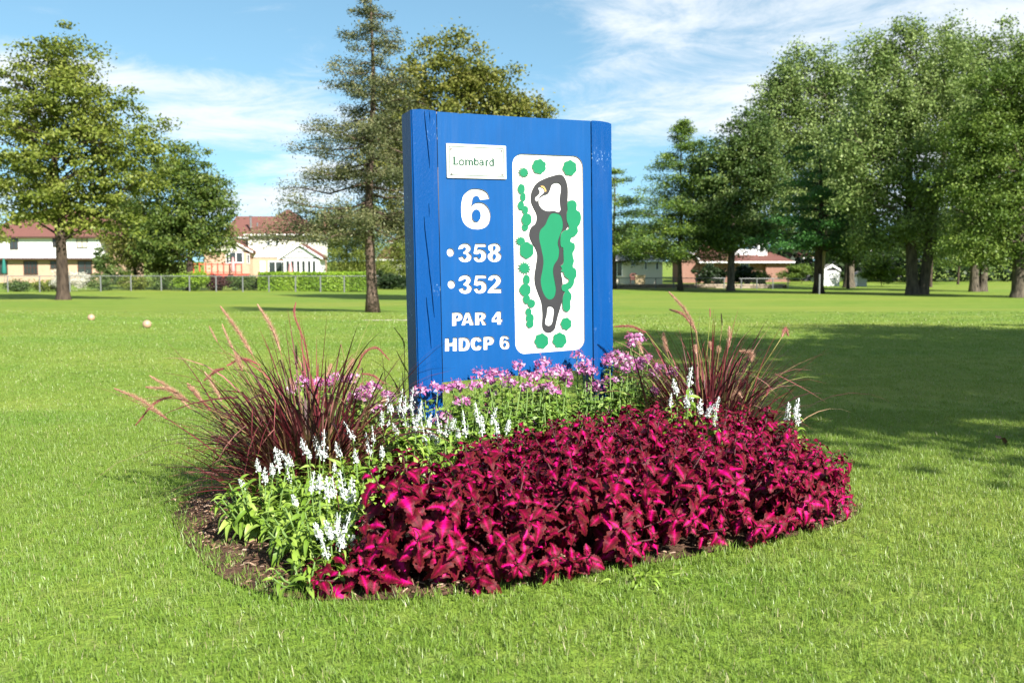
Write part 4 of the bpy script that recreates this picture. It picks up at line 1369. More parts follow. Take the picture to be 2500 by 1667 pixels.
class House:
    """walls facing the course; picture positions are turned into metres on a plane Y away"""
    def __init__(s, name, label, px, Y, cat='house', group=None):
        s.Y = Y
        b = foot(px, Y)
        s.root = empty(name, b)
        s.b = b
        tag(s.root, label, cat, group)
        s.g = 0.0

    def p(s, px, py, dy=0.0):
        v = at(px, py, s.Y) - s.b
        return (v.x, dy, v.z)

    def rect(s, x0, y0, x1, y1):
        a, c_ = s.p(x0, y1), s.p(x1, y0)
        return a[0], c_[0], a[2], c_[2]

    def wall(s, x0, y0, x1, y1, mat, dy=0.0, depth=8.0, name='wall', ground=False):
        a, b_, c_, d = s.rect(x0, y0, x1, y1)
        if ground:
            c_ = -0.4
        return MB().box(a, b_, dy, dy + depth, c_, d).build(name, mat, s.root)

    def window(s, x0, y0, x1, y1, frame, dy=0.0, nx=2, ny=1, blind=False, name='window', bar=None):
        a, b_, c_, d = s.rect(x0, y0, x1, y1)
        w = max(0.05, (b_ - a) * 0.06) if bar is None else bar
        mb = MB()
        yf = dy - 0.06
        mb.box(a, b_, yf, dy - 0.002, d - w, d); mb.box(a, b_, yf - .04, dy - 0.002, c_, c_ + w)
        mb.box(a, a + w, yf, dy - 0.002, c_ + w, d - w); mb.box(b_ - w, b_, yf, dy - 0.002, c_ + w, d - w)
        for i in range(1, nx):
            x = a + (b_ - a) * i / nx
            mb.box(x - w * .4, x + w * .4, yf + .005, dy - 0.002, c_ + w, d - w)
        for j in range(1, ny):
            z = c_ + (d - c_) * j / ny
            mb.box(a + w, b_ - w, yf + .008, dy - 0.002, z - w * .3, z + w * .3)
        f = mb.build(name, frame, s.root)
        MB().box(a + w * .9, b_ - w * .9, dy - 0.022, dy - 0.003, c_ + w * .9, d - w * .9).build('pane', M['blind'] if blind else M['glass'], f)
        return f

    def hip(s, x0, x1, yev, yrid, rx0, rx1, mat, dy=-0.5, depth=9.0, t=0.16, name='roof', fascia=None):
        """hip roof: eave line from x0..x1 at yev, ridge rx0..rx1 at yrid"""
        a, e = s.p(x0, yev), s.p(x1, yev)
        r0, r1 = s.p(rx0, yrid), s.p(rx1, yrid)
        m_ = dy + depth / 2
        v = [(a[0], dy, a[2]), (e[0], dy, a[2]), (e[0], dy + depth, a[2]), (a[0], dy + depth, a[2]), (r0[0], m_, r0[2] * 1.0), (r1[0], m_, r0[2])]
        # the ridge stands farther off, so lift it to keep its line
        k = (s.Y + m_) / s.Y
        zc = CAM_H - s.b.z
        rz = (r0[2] - zc) * k + zc
        v[4] = (r0[0] * 1.0, m_, rz); v[5] = (r1[0], m_, rz)
        low = [(x, y, z - t) for x, y, z in v[:4]]
        f = [(0, 1, 5, 4), (1, 2, 5), (2, 3, 4, 5), (3, 0, 4)]
        ro = MB().add(v + low, f + [(6, 7, 8, 9)][:1]).build(name, mat, s.root)
        mb = MB()
        mb.box(a[0], e[0], dy - .03, dy + .02, a[2] - t, a[2] + .01); mb.box(a[0], a[0] + .05, dy + .02, dy + depth, a[2] - t, a[2] + .01); mb.box(e[0] - .05, e[0], dy + .02, dy + depth, a[2] - t, a[2] + .01)
        mb.build('fascia', fascia or M['trim_white'], ro)
        return ro

    def gable(s, x0, x1, yev, yapex, mat, wallm, dy=0.0, depth=6.0, ov=0.35, apex=None, fascia=None, name='roof'):
        """gable end facing the course"""
        a, e, t_ = s.p(x0, yev), s.p(x1, yev), s.p(apex if apex else (x0 + x1) / 2, yapex)
        th = 0.2
        v = []
        for y in (dy - ov, dy + depth):
            v += [(a[0], y, a[2]), (t_[0], y, t_[2]), (e[0], y, e[2])]
        v2 = [(x, y, z - th) for x, y, z in v]
        f = [(0, 1, 4, 3), (1, 2, 5, 4), (6, 9, 10, 7), (7, 10, 11, 8)]
        ro = MB().add(v + v2, f).build(name, mat, s.root)
        MB().add([v[0], v[1], v[2], v2[2], v2[1], v2[0]] + [(x, y + .08, z) for x, y, z in (v[0], v[1], v[2], v2[2], v2[1], v2[0])],
                 [(0, 5, 4, 1), (1, 4, 3, 2), (6, 7, 10, 11), (7, 8, 9, 10), (5, 11, 10, 4), (4, 10, 9, 3)]).build('fascia', fascia or M['trim_white'], ro)
        k = 0.94
        cx = t_[0]
        MB().add([(cx + (a[0] - cx) * k, dy, a[2] - .1), (cx + (e[0] - cx) * k, dy, e[2] - .1), (cx, dy, t_[2] - th - .05), (cx + (a[0] - cx) * k, dy + .2, a[2] - .1), (cx + (e[0] - cx) * k, dy + .2, e[2] - .1), (cx, dy + .2, t_[2] - th - .05)],
                 [(0, 1, 2), (3, 5, 4), (0, 3, 4, 1)]).build('gable_wall', wallm, s.root)
        return ro


# --- white house on the far left
c1 = lambda x, y: (x / 3.92, 400 + y / 3.92)
H = House('white_house', 'white and tan two storey house with red brown hip roof at far left', 110, 112)
def w1(h, x0, y0, x1, y1, *a_, **k_): return h.window(*c1(x0, y0), *c1(x1, y1), *a_, **k_)
H.wall(-60, 577, 243, 632, M['siding_white'], 0.0, 8.0)
H.wall(-60, 633, 231, 690, M['brick_tan'], 0.6, 7.0, 'ground_floor_wall', True)
H.wall(243.2, 576, 279, 690, M['brick_tan'], 1.6, 7.0, 'side_wall', True)
a, b_, c_, d = H.rect(-60, 630, 244, 634)
MB().box(a, b_, -0.08, 0.7, c_, d).build('floor_band', M['trim_dark'], H.root)
H.hip(-75, 284, 578, 512, 60, 190, M['roof_red'], -0.5, 10.0, fascia=M['trim_dark'])
for r_ in ((95, 712, 172, 820), (505, 712, 540, 795), (735, 705, 838, 805)):
    w1(H, *r_, M['trim_dark'], 0.0, 2, 1, r_[0] == 735)
for r_, nx in (((-30, 930, 45, 1060), 3), ((205, 930, 335, 1060), 4), ((460, 930, 545, 1005), 2), ((725, 930, 858, 1060), 2)):
    w1(H, *r_, M['trim_dark'], 0.6, nx, 2, False, 'glazed_door' if r_[3] > 1040 else 'window')
a, b_, c_, d = H.rect(*c1(755, 600), *c1(838, 640))
MB().add([(a, 0.9, c_), (b_, 0.9, c_), (b_, 2.0, d + .3), (a, 2.0, d + .3)], [(0, 1, 2, 3)]).build('skylight', M['glass'], H.root, loc=(0, -0.25, 0.15))

# --- cream house in the centre left
c2 = lambda x, y: (460 + x / 4.237, 450 + y / 4.237)
H = House('cream_house', 'cream two storey house with brown hip roof and glazed sunroom', 690, 118)
def q2(x0, y0, x1, y1): return (*c2(x0, y0), *c2(x1, y1))
H.wall(*q2(622, 520, 1290, 756), M['siding_cream'], 0.0, 9.0)
H.wall(*q2(650, 757, 1290, 990), M['brick_tan'], 0.12, 8.7, 'ground_floor_wall', True)
H.hip(*[c2(x, 0)[0] for x in (585, 1335)], c2(0, 517)[1], c2(0, 262)[1], c2(930, 0)[0], c2(950, 0)[0], M['roof_red'], -0.6, 10.5)
H.hip(*[c2(x, 0)[0] for x in (250, 800)], c2(0, 540)[1], c2(0, 332)[1], c2(330, 0)[0], c2(840, 0)[0], M['roof_red'], 2.6, 9.0, name='wing_roof')
H.wall(*q2(270, 545, 620, 800), M['siding_cream'], 3.2, 7.0, 'wing_wall')
# low wing with a gable over the deck
H.wall(*q2(205, 690, 660, 990), M['brick_tan'], -1.4, 5.0, 'wing_wall', True)
H.gable(c2(250, 0)[0], c2(705, 0)[0], c2(0, 695)[1], c2(0, 560)[1], M['roof_red'], M['siding_cream'], -1.4, 5.5, apex=c2(470, 0)[0])
for r_ in ((425, 710, 455, 820), (455, 700, 600, 815), (640, 720, 665, 820)):
    H.window(*q2(*r_), M['trim_white'], -1.4, 2 if r_[0] == 455 else 1, 1)
for r_ in ((810, 550, 845, 637), (900, 550, 932, 637)):
    H.window(*q2(*r_), M['trim_white'], 0.0, 1, 2)
a, b_, c_, d = H.rect(*q2(848, 548, 897, 637))
MB().box(a, b_, -0.05, -.004, c_, d).build('shutter', M['trim_white'], H.root)
a, b_, c_, d = H.rect(*q2(742, 795, 792, 945))
MB().box(a, b_, 0.04, .118, c_, d).build('door', M['trim_white'], H.root)
H.window(*q2(826, 795, 972, 945), M['trim_white'], 0.12, 2, 1, name='sliding_door')
a, b_, c_, d = H.rect(*q2(1330, 285, 1382, 500))
ch = MB().box(a, b_, 4.2, 5.2, c_, d).build('chimney', M['brick_red'], H.root)
MB().box(a - .08, b_ + .08, 4.12, 5.28, d + .002, d + .18).build('chimney_cap', M['brick_red'], ch)
a, b_, c_, d = H.rect(*q2(548, 320, 562, 440))
MB().tube([((a + b_) / 2, 3.9, c_), ((a + b_) / 2, 3.9, d)], .12, 8).tube([((a + b_) / 2, 3.9, d), ((a + b_) / 2, 3.9, d + .12)], .2, 8).build('vent_pipe', M['galv'], H.root)
a, b_, c_, d = H.rect(*q2(619, 385, 631, 430))
MB().tube([((a + b_) / 2, 3.9, c_), ((a + b_) / 2, 3.9, d)], .1, 8).build('vent_pipe', M['galv'], H.root)
# sunroom
sx0, sx1, sz0, sz1 = H.rect(*q2(1058, 760, 1415, 990))
MB().box(sx0, sx1, -3.4, 0.0, -0.4, sz1).build('sunroom_wall', M['siding_white'], H.root)
H.gable(c2(1000, 0)[0], c2(1455, 0)[0], c2(0, 765)[1], c2(0, 620)[1], M['roof_red'], M['siding_white'], -3.4, 3.6, apex=c2(1222, 0)[0])
for x in (1080, 1130, 1187, 1240, 1297, 1345):
    H.window(*q2(x - 6, 788, x + 34, 932), M['trim_white'], -3.4, 1, 1, bar=0.07)
H.window(*q2(1180, 690, 1262, 712), M['trim_white'], -3.4, 1, 1, bar=0.06)
# deck with railing
a, b_, c_, d = H.rect(*q2(200, 905, 672, 940))
dk = MB().box(a, b_, -5.2, -1.5, c_, c_ + .2).build('deck', M['deck_red'], H.root)
zt = H.p(*c2(0, 822))[2]
mb = MB().box(a, b_, -5.22, -5.1, zt - .1, zt).box(a, b_, -5.2, -5.12, c_ + .35, c_ + .43)
mb.build('railing', M['deck_red'], dk)
for i in range(9):
    x = a + (b_ - a) * i / 8
    MB().box(x - .06, x + .06, -5.21, -5.09, 0, zt + .1).build('railing_post', M['deck_red'], dk)


def closed_umbrella(label, px, ytop, ybot, Y, mat):
    b = foot(px, Y)
    zt, zb = at(px, ytop, Y).z - b.z, at(px, ybot, Y).z - b.z
    r0 = empty('patio_umbrella', b)
    tag(r0, label, 'umbrella', 'closed patio umbrellas')
    MB().tube([(0, 0, -0.1), (0, 0, zt + .06)], .03, 8).build('pole', M['galv'], r0)
    n = 12
    mb = MB()
    vs, fs = [], []
    prof = ((0, zt), (.1, zt - .15), (.2, zt - (zt - zb) * .6), (.27, zb + .12), (.2, zb))
    for i, (r_, z) in enumerate(prof):
        for k in range(n):
            rr = r_ * (1.15 if k % 2 else .8)
            vs.append((rr * math.cos(6.283 * k / n), rr * math.sin(6.283 * k / n), z))
    for i in range(len(prof) - 1):
        for k in range(n):
            fs.append((i * n + k, i * n + (k + 1) % n, (i + 1) * n + (k + 1) % n, (i + 1) * n + k))
    mb.add(vs, fs).build('folded_canopy', mat, r0, True)


closed_umbrella('closed teal patio umbrella in front of the white house', 15.5, 630, 668, 106, M['teal_cloth'])
closed_umbrella('closed pink patio umbrella standing on the red deck', *c2(475, 750), c2(0, 905)[1], 112.0, M['pink_cloth'])
closed_umbrella('closed pink patio umbrella beside the sunroom windows', *c2(1065, 800), c2(0, 925)[1], 112.0, M['pink_cloth'])

# --- small tan house behind the fir
H = House('tan_house', 'small tan house with red brown roof between fir and sign', 965, 118)
H.wall(*q2(1960, 780, 2420, 1000), M['stucco_cream'], 0, 8, ground=True)
H.hip(*[c2(x, 0)[0] for x in (1940, 2450)], c2(0, 775)[1], c2(0, 640)[1], c2(1990, 0)[0], c2(2400, 0)[0], M['roof_red'], -.5, 9)
a, b_, c_, d = H.rect(*q2(2150, 828, 2225, 965))
MB().box(a, b_, -.08, -.002, c_, d).build('door', M['trim_white'], H.root)
H2 = House('brown_roof_house', 'far house whose brown roof shows above the small tan house', 985, 150)
H2.wall(*q2(2080, 600, 2500, 760), M['siding_dark'], 0, 8, ground=True)
H2.hip(*[c2(x, 0)[0] for x in (2040, 2560)], c2(0, 600)[1], c2(0, 520)[1], c2(2160, 0)[0], c2(2450, 0)[0], M['roof_red'], -.5, 9)

# --- right of the sign
c3 = lambda x, y: (1480 + x / 4.355, 500 + y / 4.355)
def q3(x0, y0, x1, y1): return (*c3(x0, y0), *c3(x1, y1))
H = House('cream_bungalow', 'cream single storey bungalow with grey roof right of the sign', 1545, 108)
H.wall(*q3(-160, 595, 600, 800), M['stucco_cream'], 0, 8, ground=True)
H.hip(*[c3(x, 0)[0] for x in (-200, 625)], c3(0, 592)[1], c3(0, 485)[1], c3(-80, 0)[0], c3(440, 0)[0], M['roof_grey'], -.5, 9)
H.window(*q3(60, 605, 172, 760), M['trim_white'], 0, 2, 1, name='sliding_door')
for r_ in ((262, 605, 308, 652), (405, 605, 436, 690), (525, 610, 556, 690)):
    H.window(*q3(*r_), M['trim_white'], 0, 1, 1)
a, b_, c_, d = H.rect(*q3(75, 490, 92, 640))
MB().box(a, b_, -.35, -.25, c_, d).build('downpipe', M['trim_white'], H.root)
# things on its patio
b = foot(1561, 104)
r0 = empty('storage_chest', b); tag(r0, 'tan storage chest on the patio of the bungalow', 'chest')
kx = 104 / FPX
MB().box(-.5, .5, -.35, .35, 0, .85).build('body', M['tan_wood'], r0); MB().box(-.56, .56, -.42, .42, .853, .95).build('lid', M['tan_wood'], r0)
b = foot(1545, 104)
r0 = empty('barbecue', b); tag(r0, 'red brown barbecue beside the tan chest', 'grill')
MB().box(-.35, .35, -.3, .3, .45, .85).build('firebox', M['roof_red'], r0, bevel=.05)
MB().tube([(-.35, 0, .88), (-.2, 0, 1.05), (.2, 0, 1.05), (.35, 0, .88)], .12, 8).build('lid', M['roof_red'], r0)
for sx in (-.28, .28):
    for sy in (-.22, .22):
        MB().tube([(sx, sy, 0), (sx, sy, .46)], .03, 6).build('leg', M['trim_dark'], r0)
# low stone retaining wall
x0, x1 = at(1490, 700, 88).x, at(1905, 700, 88).x
zb = float(gz(x0, 88)); zt = at(1600, 693, 88).z
wl = empty('stone_wall', ((x0 + x1) / 2, 88, zb)); tag(wl, 'low tan stone retaining wall along the fence right of the sign', 'wall')
q = np.random.RandomState(4)
x = x0
i = 0
sm = {}
while x < x1:
    w = q.choice([.55, .75, .95])
    for row in range(2):
        hh = (zt - zb) / 2
        kk = (w, row)
        if kk not in sm:
            mb = MB().box(0, w - .04, 0, .35, 0, hh - .03)
            o = mb.build('stone', M['stone'], wl, bevel=.03); sm[kk] = o.data
        else:
            o = bpy.data.objects.new('stone', sm[kk]); link(o, wl)
            bv = o.modifiers.new('bevel', 'BEVEL'); bv.width = .03
        o.location = (x - wl.location.x + (.2 if row else 0), q.uniform(-.03, .03), row * hh)
    x += w
a_ = x0 - wl.location.x
MB().box(a_, -a_ + .6, .1, .3, -.2, zt - zb - .06).build('mortar', M['mulch'], wl)

# brick ranch
H = House('brick_ranch', 'red brick ranch house with red roof and white dormers', 1830, 116)
H.wall(*q3(1000, 600, 1700, 780), M['brick_red'], 0.4, 8, 'wall', True)
H.wall(*q3(1697, 605, 1962, 780), M['brick_red'], 0, 8.6, 'wing_wall', True)
H.hip(*[c3(x, 0)[0] for x in (980, 1995)], c3(0, 603)[1], c3(0, 480)[1], c3(1080, 0)[0], c3(1800, 0)[0], M['roof_red'], -.6, 11)
H.window(*q3(1428, 618, 1532, 690), M['trim_white'], 0.4, 2, 1)
H.window(*q3(1062, 614, 1152, 700), M['trim_white'], 0.4, 3, 1)
a, b_, c_, d = H.rect(*q3(1420, 470, 1660, 540))
MB().box(a, b_, 2.4, 5.5, c_, d).build('dormer', M['siding_white'], H.root)
a, b_, c_, d = H.rect(*q3(1660, 395, 1765, 540))
dm = MB().box(a, b_, 2.2, 5.5, c_, d).build('dormer', M['siding_white'], H.root)
H.gable(c3(1645, 0)[0], c3(1780, 0)[0], c3(0, 400)[1], c3(0, 350)[1], M['roof_red'], M['siding_white'], 2.2, 3.4, name='dormer_roof')
H.window(*q3(1685, 430, 1735, 500), M['trim_white'], 2.2, 1, 2)
H.gable(c3(1000, 0)[0], c3(1420, 0)[0], c3(0, 520)[1], c3(0, 345)[1], M['roof_red'], M['brick_red'], 5.0, 5, name='upper_roof', apex=c3(1150, 0)[0])
# shaded wing in front of the ranch
H.gable(c3(770, 0)[0], c3(1030, 0)[0], c3(0, 600)[1], c3(0, 500)[1], M['roof_red'], M['brick_red'], 0.5, 6, name='wing_roof')
H.wall(*q3(800, 600, 1000, 780), M['brick_red'], 0.6, 6, 'wing_wall', True)

# dark house, red roofed houses and shed beyond
H = House('dark_house', 'dark grey house in shade left of the dark pine trunk', 1960, 126)
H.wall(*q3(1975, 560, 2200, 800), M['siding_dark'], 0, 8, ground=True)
H.hip(*[c3(x, 0)[0] for x in (1950, 2230)], c3(0, 560)[1], c3(0, 400)[1], c3(2040, 0)[0], c3(2130, 0)[0], M['roof_red'], -.5, 9)
H.window(*q3(2030, 570, 2110, 620), M['trim_white'], 0, 2, 1)
H.window(*q3(2040, 690, 2120, 780), M['trim_white'], 0, 2, 1)
c4 = lambda x, y: (1980 + x / 4.523, 500 + y / 4.523)
def q4(x0, y0, x1, y1): return (*c4(x0, y0), *c4(x1, y1))
H = House('red_roof_house', 'grey house with red roof behind the white shed', 2080, 140)
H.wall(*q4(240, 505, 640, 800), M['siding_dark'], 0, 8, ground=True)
H.hip(*[c4(x, 0)[0] for x in (200, 680)], c4(0, 505)[1], c4(0, 395)[1], c4(300, 0)[0], c4(580, 0)[0], M['roof_red'], -.5, 9)
H.window(*q4(270, 580, 330, 640), M['trim_white'], 0, 2, 1)
H = House('red_roof_house', 'far house whose red roof peeps left of the twin cottonwood trunks', 2180, 150)
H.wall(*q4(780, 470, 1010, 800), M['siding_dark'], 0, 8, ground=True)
H.hip(*[c4(x, 0)[0] for x in (760, 1030)], c4(0, 475)[1], c4(0, 365)[1], c4(840, 0)[0], c4(950, 0)[0], M['roof_red'], -.5, 9)
H = House('garden_shed', 'white garden shed with gable roof under the right trees', 2030, 100, 'shed')
H.wall(*q4(145, 700, 318, 860), M['siding_white'], 0, 2.6, ground=True)
H.gable(c4(135, 0)[0], c4(325, 0)[0], c4(0, 715)[1], c4(0, 655)[1], M['roof_grey'], M['siding_white'], 0, 2.8, ov=.15)
a, b_, c_, d = H.rect(*q4(240, 735, 300, 860))
MB().box(a, b_, -.04, -.002, c_, d).build('door', M['trim_white'], H.root)
H = House('low_white_shed', 'low white garden box right of the white shed', 2105, 98, 'shed')
H.wall(*q4(510, 765, 620, 855), M['siding_white'], 0, 1.4, ground=True)
H.gable(c4(490, 0)[0], c4(640, 0)[0], c4(0, 770)[1], c4(0, 735)[1], M['roof_grey'], M['siding_white'], 0, 1.5, ov=.12)

# tan pole beside the dark pine, and a thin grey stake in front of it
b = foot(2007, 72)
r0 = empty('utility_pole', b); tag(r0, 'tan wooden pole standing just right of the dark pine trunk', 'pole')
MB().tube([(-.12, 0, -.2), (0.05, 0, 3.4), (.12, 0, 4.6)], [.11, .1, .09], 10).build('shaft', M['tan_wood'], r0, True)
MB().tube([(.12, 0, 4.6), (.12, 0, 4.75)], [.16, .1], 10).build('cap', M['trim_white'], r0)
b = foot(1998, 66)
r0 = empty('marker_stake', b); tag(r0, 'thin grey stake in front of the dark pine trunk', 'stake')
MB().tube([(0, 0, -.1), (0, 0, 1.25)], .055, 8).build('shaft', M['galv'], r0); MB().tube([(0, 0, 1.25), (0, 0, 1.3)], [.07, .03], 8).build('cap', M['galv'], r0)


# ------------------------------------------------------------------ wire fences
def fence(name, label, pts, posts, top, Y):
    """pts: picture x of the ends at distance Y; top: picture y of the rail"""
    xs = [at(p, top, Y).x for p in posts]
    zt = at(posts[0], top, Y).z
    x0, x1 = at(pts[0], top, Y).x, at(pts[1], top, Y).x
    r0 = empty(name, ((x0 + x1) / 2, Y, float(gz((x0 + x1) / 2, Y))))
    tag(r0, label, 'fence', 'wire fences along the course')
    L = r0.location
    h_ = zt - L.z
    MB().tube([(x0 - L.x, 0, h_), (x1 - L.x, 0, h_)], .035, 6).build('top_rail', M['galv'], r0)
    pm = None
    for x in xs:
        if pm is None:
            o = MB().tube([(0, 0, -.3), (0, 0, h_ + .03)], .05, 7).build('post', M['galv'], r0); pm = o.data
        else:
            o = bpy.data.objects.new('post', pm); link(o, r0)
        o.location = (x - L.x, 0.0, 0)
    # woven wire
    W_, s_ = x1 - x0, 0.11
    n = int((W_ + h_) / s_)
    V, F = [], []
    t = .0013
    for sgn in (1, -1):
        for i in range(n):
            u0 = i * s_ - (h_ if sgn > 0 else 0)
            a, b_ = np.array([u0, 0.0]), np.array([u0 + sgn * h_, h_])
            if sgn < 0:
                a, b_ = np.array([i * s_, 0.0]), np.array([i * s_ - h_, h_])
            d = b_ - a
            lo, hi = 0.0, 1.0
            for lim, s1 in ((0.0, 1), (W_, -1)):
                ta = (lim - a[0]) / d[0]
                if (d[0] > 0) == (s1 > 0): lo = max(lo, ta)
                else: hi = min(hi, ta)
            if lo >= hi: continue
            p, q_ = a + d * lo, a + d * hi
            k0 = len(V)
            nn = np.array([-d[1], d[0]]) / np.hypot(*d) * t
            for pt in (p - nn, p + nn, q_ + nn, q_ - nn):
                V.append((pt[0] + x0 - L.x, 0.02 * sgn, pt[1] * .97))
            F.append((k0, k0 + 1, k0 + 2, k0 + 3))
    o = mesh_obj('wire_mesh', np_mesh('wire_mesh', np.array(V), np.array(F), M['wire']), r0)
    o['kind'] = 'stuff'
    return r0


fence('wire_fence', 'long grey chain link fence in front of the left houses', (-140, 925), [-130, -58, 18, 96, 170, 245, 319, 393, 462, 527, 592, 656, 721, 782, 840, 899], 674, 76.0)
fence('wire_fence', 'chain link fence right of the sign along the stone wall', (1480, 1772), [1511, 1601, 1645, 1700, 1768], 679, 87.0)
fence('wire_fence', 'chain link fence by the brick ranch right of the pale trunk', (1805, 2040), [1810, 1848, 1887, 1924, 1990], 680, 86.0)

# pale kerb of the tee path, left of the sign
a, b_ = ground_at(886, 783), ground_at(1040, 785)
o = MB().box(0, b_.x - a.x + 1.5, 0, .06, -.05, .018).build('path_kerb', plain('pale_concrete', (0.30, 0.26, 0.21), 0.8, .1, 6), None, bevel=.005, loc=(a.x, a.y, a.z))
tag(o, 'thin pale kerb on the lawn left of the sign', 'kerb')


# ------------------------------------------------------------------ tee markers
m = Mat('tee_marker_paint')
m.base(m.mix(m.noise(6, 3, .5), (0.33, 0.20, 0.125), (0.42, 0.28, 0.19)), 0.35, 0.5)
M['marker'] = m.mat


def ball(label, px, pyb, dpx):
    g = ground_at(px, pyb)
    r_ = dpx / FPX * g.y / 2
    root = empty('tee_marker', g)
    tag(root, label, 'tee marker', 'round tee markers')
    vs, fs = [], []
    n, mm = 24, 14
    for i in range(mm + 1):
        ph = -math.pi / 2 + math.pi * i / mm
        z = max(-0.88, math.sin(ph)); rr = math.cos(ph) if math.sin(ph) > -0.88 else math.sqrt(1 - .88 ** 2) * (i / mm)
        for k in range(n):
            vs.append((r_ * rr * math.cos(6.2832 * k / n), r_ * rr * math.sin(6.2832 * k / n), r_ * (z + 0.86)))
    for i in range(mm):
        for k in range(n):
            fs.append((i * n + k, i * n + (k + 1) % n, (i + 1) * n + (k + 1) % n, (i + 1) * n + k))
    MB().add(vs, fs).build('ball', M['marker'], root, True)
    MB().tube([(0, 0, -.08), (0, 0, r_ * .2)], r_ * .12, 6).build('spike', M['galv'], root)


ball('pale round tee marker nearer the flower bed', 359, 801, 21)
ball('pale round tee marker farther from the flower bed, left one', 223, 783, 17)
# ------------------------------------------------------------------ flower bed plants
def vnorm(v):
    v = np.asarray(v, float)
    return v / max(1e-9, np.linalg.norm(v))


def leaf_template(name, mat, prof, teeth=0.0, fold=0.25, droop=0.3, wave=0.0, n=11, ph=0.0, twist=0.0):
    """leaf of length 1 along x, normal z; uv.x = 0 on the midrib, 1 at the edge"""
    V, U, F = [], [], []
    for i in range(n):
        t = i / (n - 1)
        w = prof(t) * (1 + (teeth if i % 2 else -teeth) * (0 < i < n - 1))
        a = droop * t * t
        x, z = t * math.cos(a * .55), -t * math.sin(a * .8)
        for s in (-1, 0, 1):
            tw = twist * t
            y0, z0 = s * w * math.cos(fold), abs(s) * w * math.sin(fold) + (wave * math.sin(9 * t + ph + s) * abs(s) * w)
            V.append((x, y0 * math.cos(tw) - z0 * math.sin(tw), z + y0 * math.sin(tw) + z0 * math.cos(tw)))
            U.append((abs(s), t))
    for i in range(n - 1):
        for k in (0, 1):
            a = i * 3 + k
            F.append((a, a + 3, a + 4, a + 1))
    me = np_mesh(name, np.array(V), np.array(F), mat, True, None, np.array(U))
    return dict(V=np.array(V), F=np.array(F), U=np.array(U), me=me)


def frame(d, nrm):
    """rows: along, side, normal"""
    d = vnorm(d)
    n_ = np.asarray(nrm, float) - d * np.dot(nrm, d)
    n_ = vnorm(n_) if np.linalg.norm(n_) > 1e-4 else vnorm(np.cross(d, (1, 0.2, 0)))
    return np.array([d, np.cross(n_, d), n_])


def place_leaf(name, tp, parent, pos, fr, size):
    o = bpy.data.objects.new(name, tp['me'])
    o.matrix_basis = Matrix([[fr[0][i] * size, fr[1][i] * size, fr[2][i] * size, pos[i]] for i in range(3)] + [[0, 0, 0, 1]])
    return link(o, parent)


def join_leaves(name, items, mats, parent):
    """items: (template, pos, frame, size) -> one mesh"""
    if not items:
        return None
    Vs, Fs, Us, b = [], [], [], 0
    for tp, pos, fr, size in items:
        Vs.append((tp['V'] @ fr) * size + pos)
        Fs.append(tp['F'] + b); Us.append(tp['U']); b += len(tp['V'])
    o = mesh_obj(name, np_mesh(name, np.concatenate(Vs), np.concatenate(Fs), mats, True, None, np.concatenate(Us)), parent)
    o['kind'] = 'stuff'
    return o


# ---- coleus
m = Mat('coleus_leaf')
uv = m.n('ShaderNodeUVMap')
sp = m.n('ShaderNodeSeparateXYZ'); m.l(uv.outputs[0], sp.inputs[0])
r = m.rnd()
nz = m.noise(55, 4, .6, coord='Object')
veins = m.n('ShaderNodeTexWave', wave_type='BANDS', bands_direction='Y'); veins.inputs['Scale'].default_value = 2.6; veins.inputs['Distortion'].default_value = 3.0
m.l(uv.outputs[0], veins.inputs['Vector'])
s_ = m.math('ADD', sp.outputs[0], m.math('ADD', m.math('MULTIPLY', m.math('SUBTRACT', nz, .5), .35), m.math('MULTIPLY', m.math('SUBTRACT', veins.outputs['Fac'], .5), .09)))
s_ = m.math('ADD', s_, m.rng(sp.outputs[1], .55, 1.0, 0.0, .25))
s_ = m.math('ADD', s_, m.rng(r, 0, 1, -.14, .41))
cc = m.ramp(s_, [(0.04, (0.455, 0.0024, 0.140)), (0.28, (0.265, 0.0018, 0.052)), (0.48, (0.135, 0.0018, 0.018)), (0.90, (0.050, 0.0026, 0.009)), (0.99, (0.09, 0.009, 0.011))])
rim = m.rng(sp.outputs[0], .91, .98, 0, .4)
cc = m.mix(rim, cc, (0.15, 0.034, 0.018))
m.leafy(cc, 0.10, 0.5, 0.12)
m.bump(m.math('ADD', m.math('MULTIPLY', veins.outputs['Fac'], .4), nz), .2, .004)
M['coleus'] = m.mat
prof_c = lambda t: 0.325 * (math.sin(math.pi * min(1, t ** .72)) ** .75 + .02) * (1 - .12 * t)
COL_T = [leaf_template('coleus_leaf', M['coleus'], prof_c, .16, f_, d_, w_, 13, p_, tw) for f_, d_, w_, p_, tw in
         ((.12, .35, .35, 0, .15), (.22, .6, .4, 1.5, -.25), (.04, .2, .45, 3, .35), (.28, .85, .35, 4.2, -.15), (.16, .5, .5, 2.2, .45), (-.06, .45, .4, 5.2, -.4))]
M['coleus_stem'] = plain('coleus_stem', (0.055, 0.008, 0.012), .6, .2, 30)


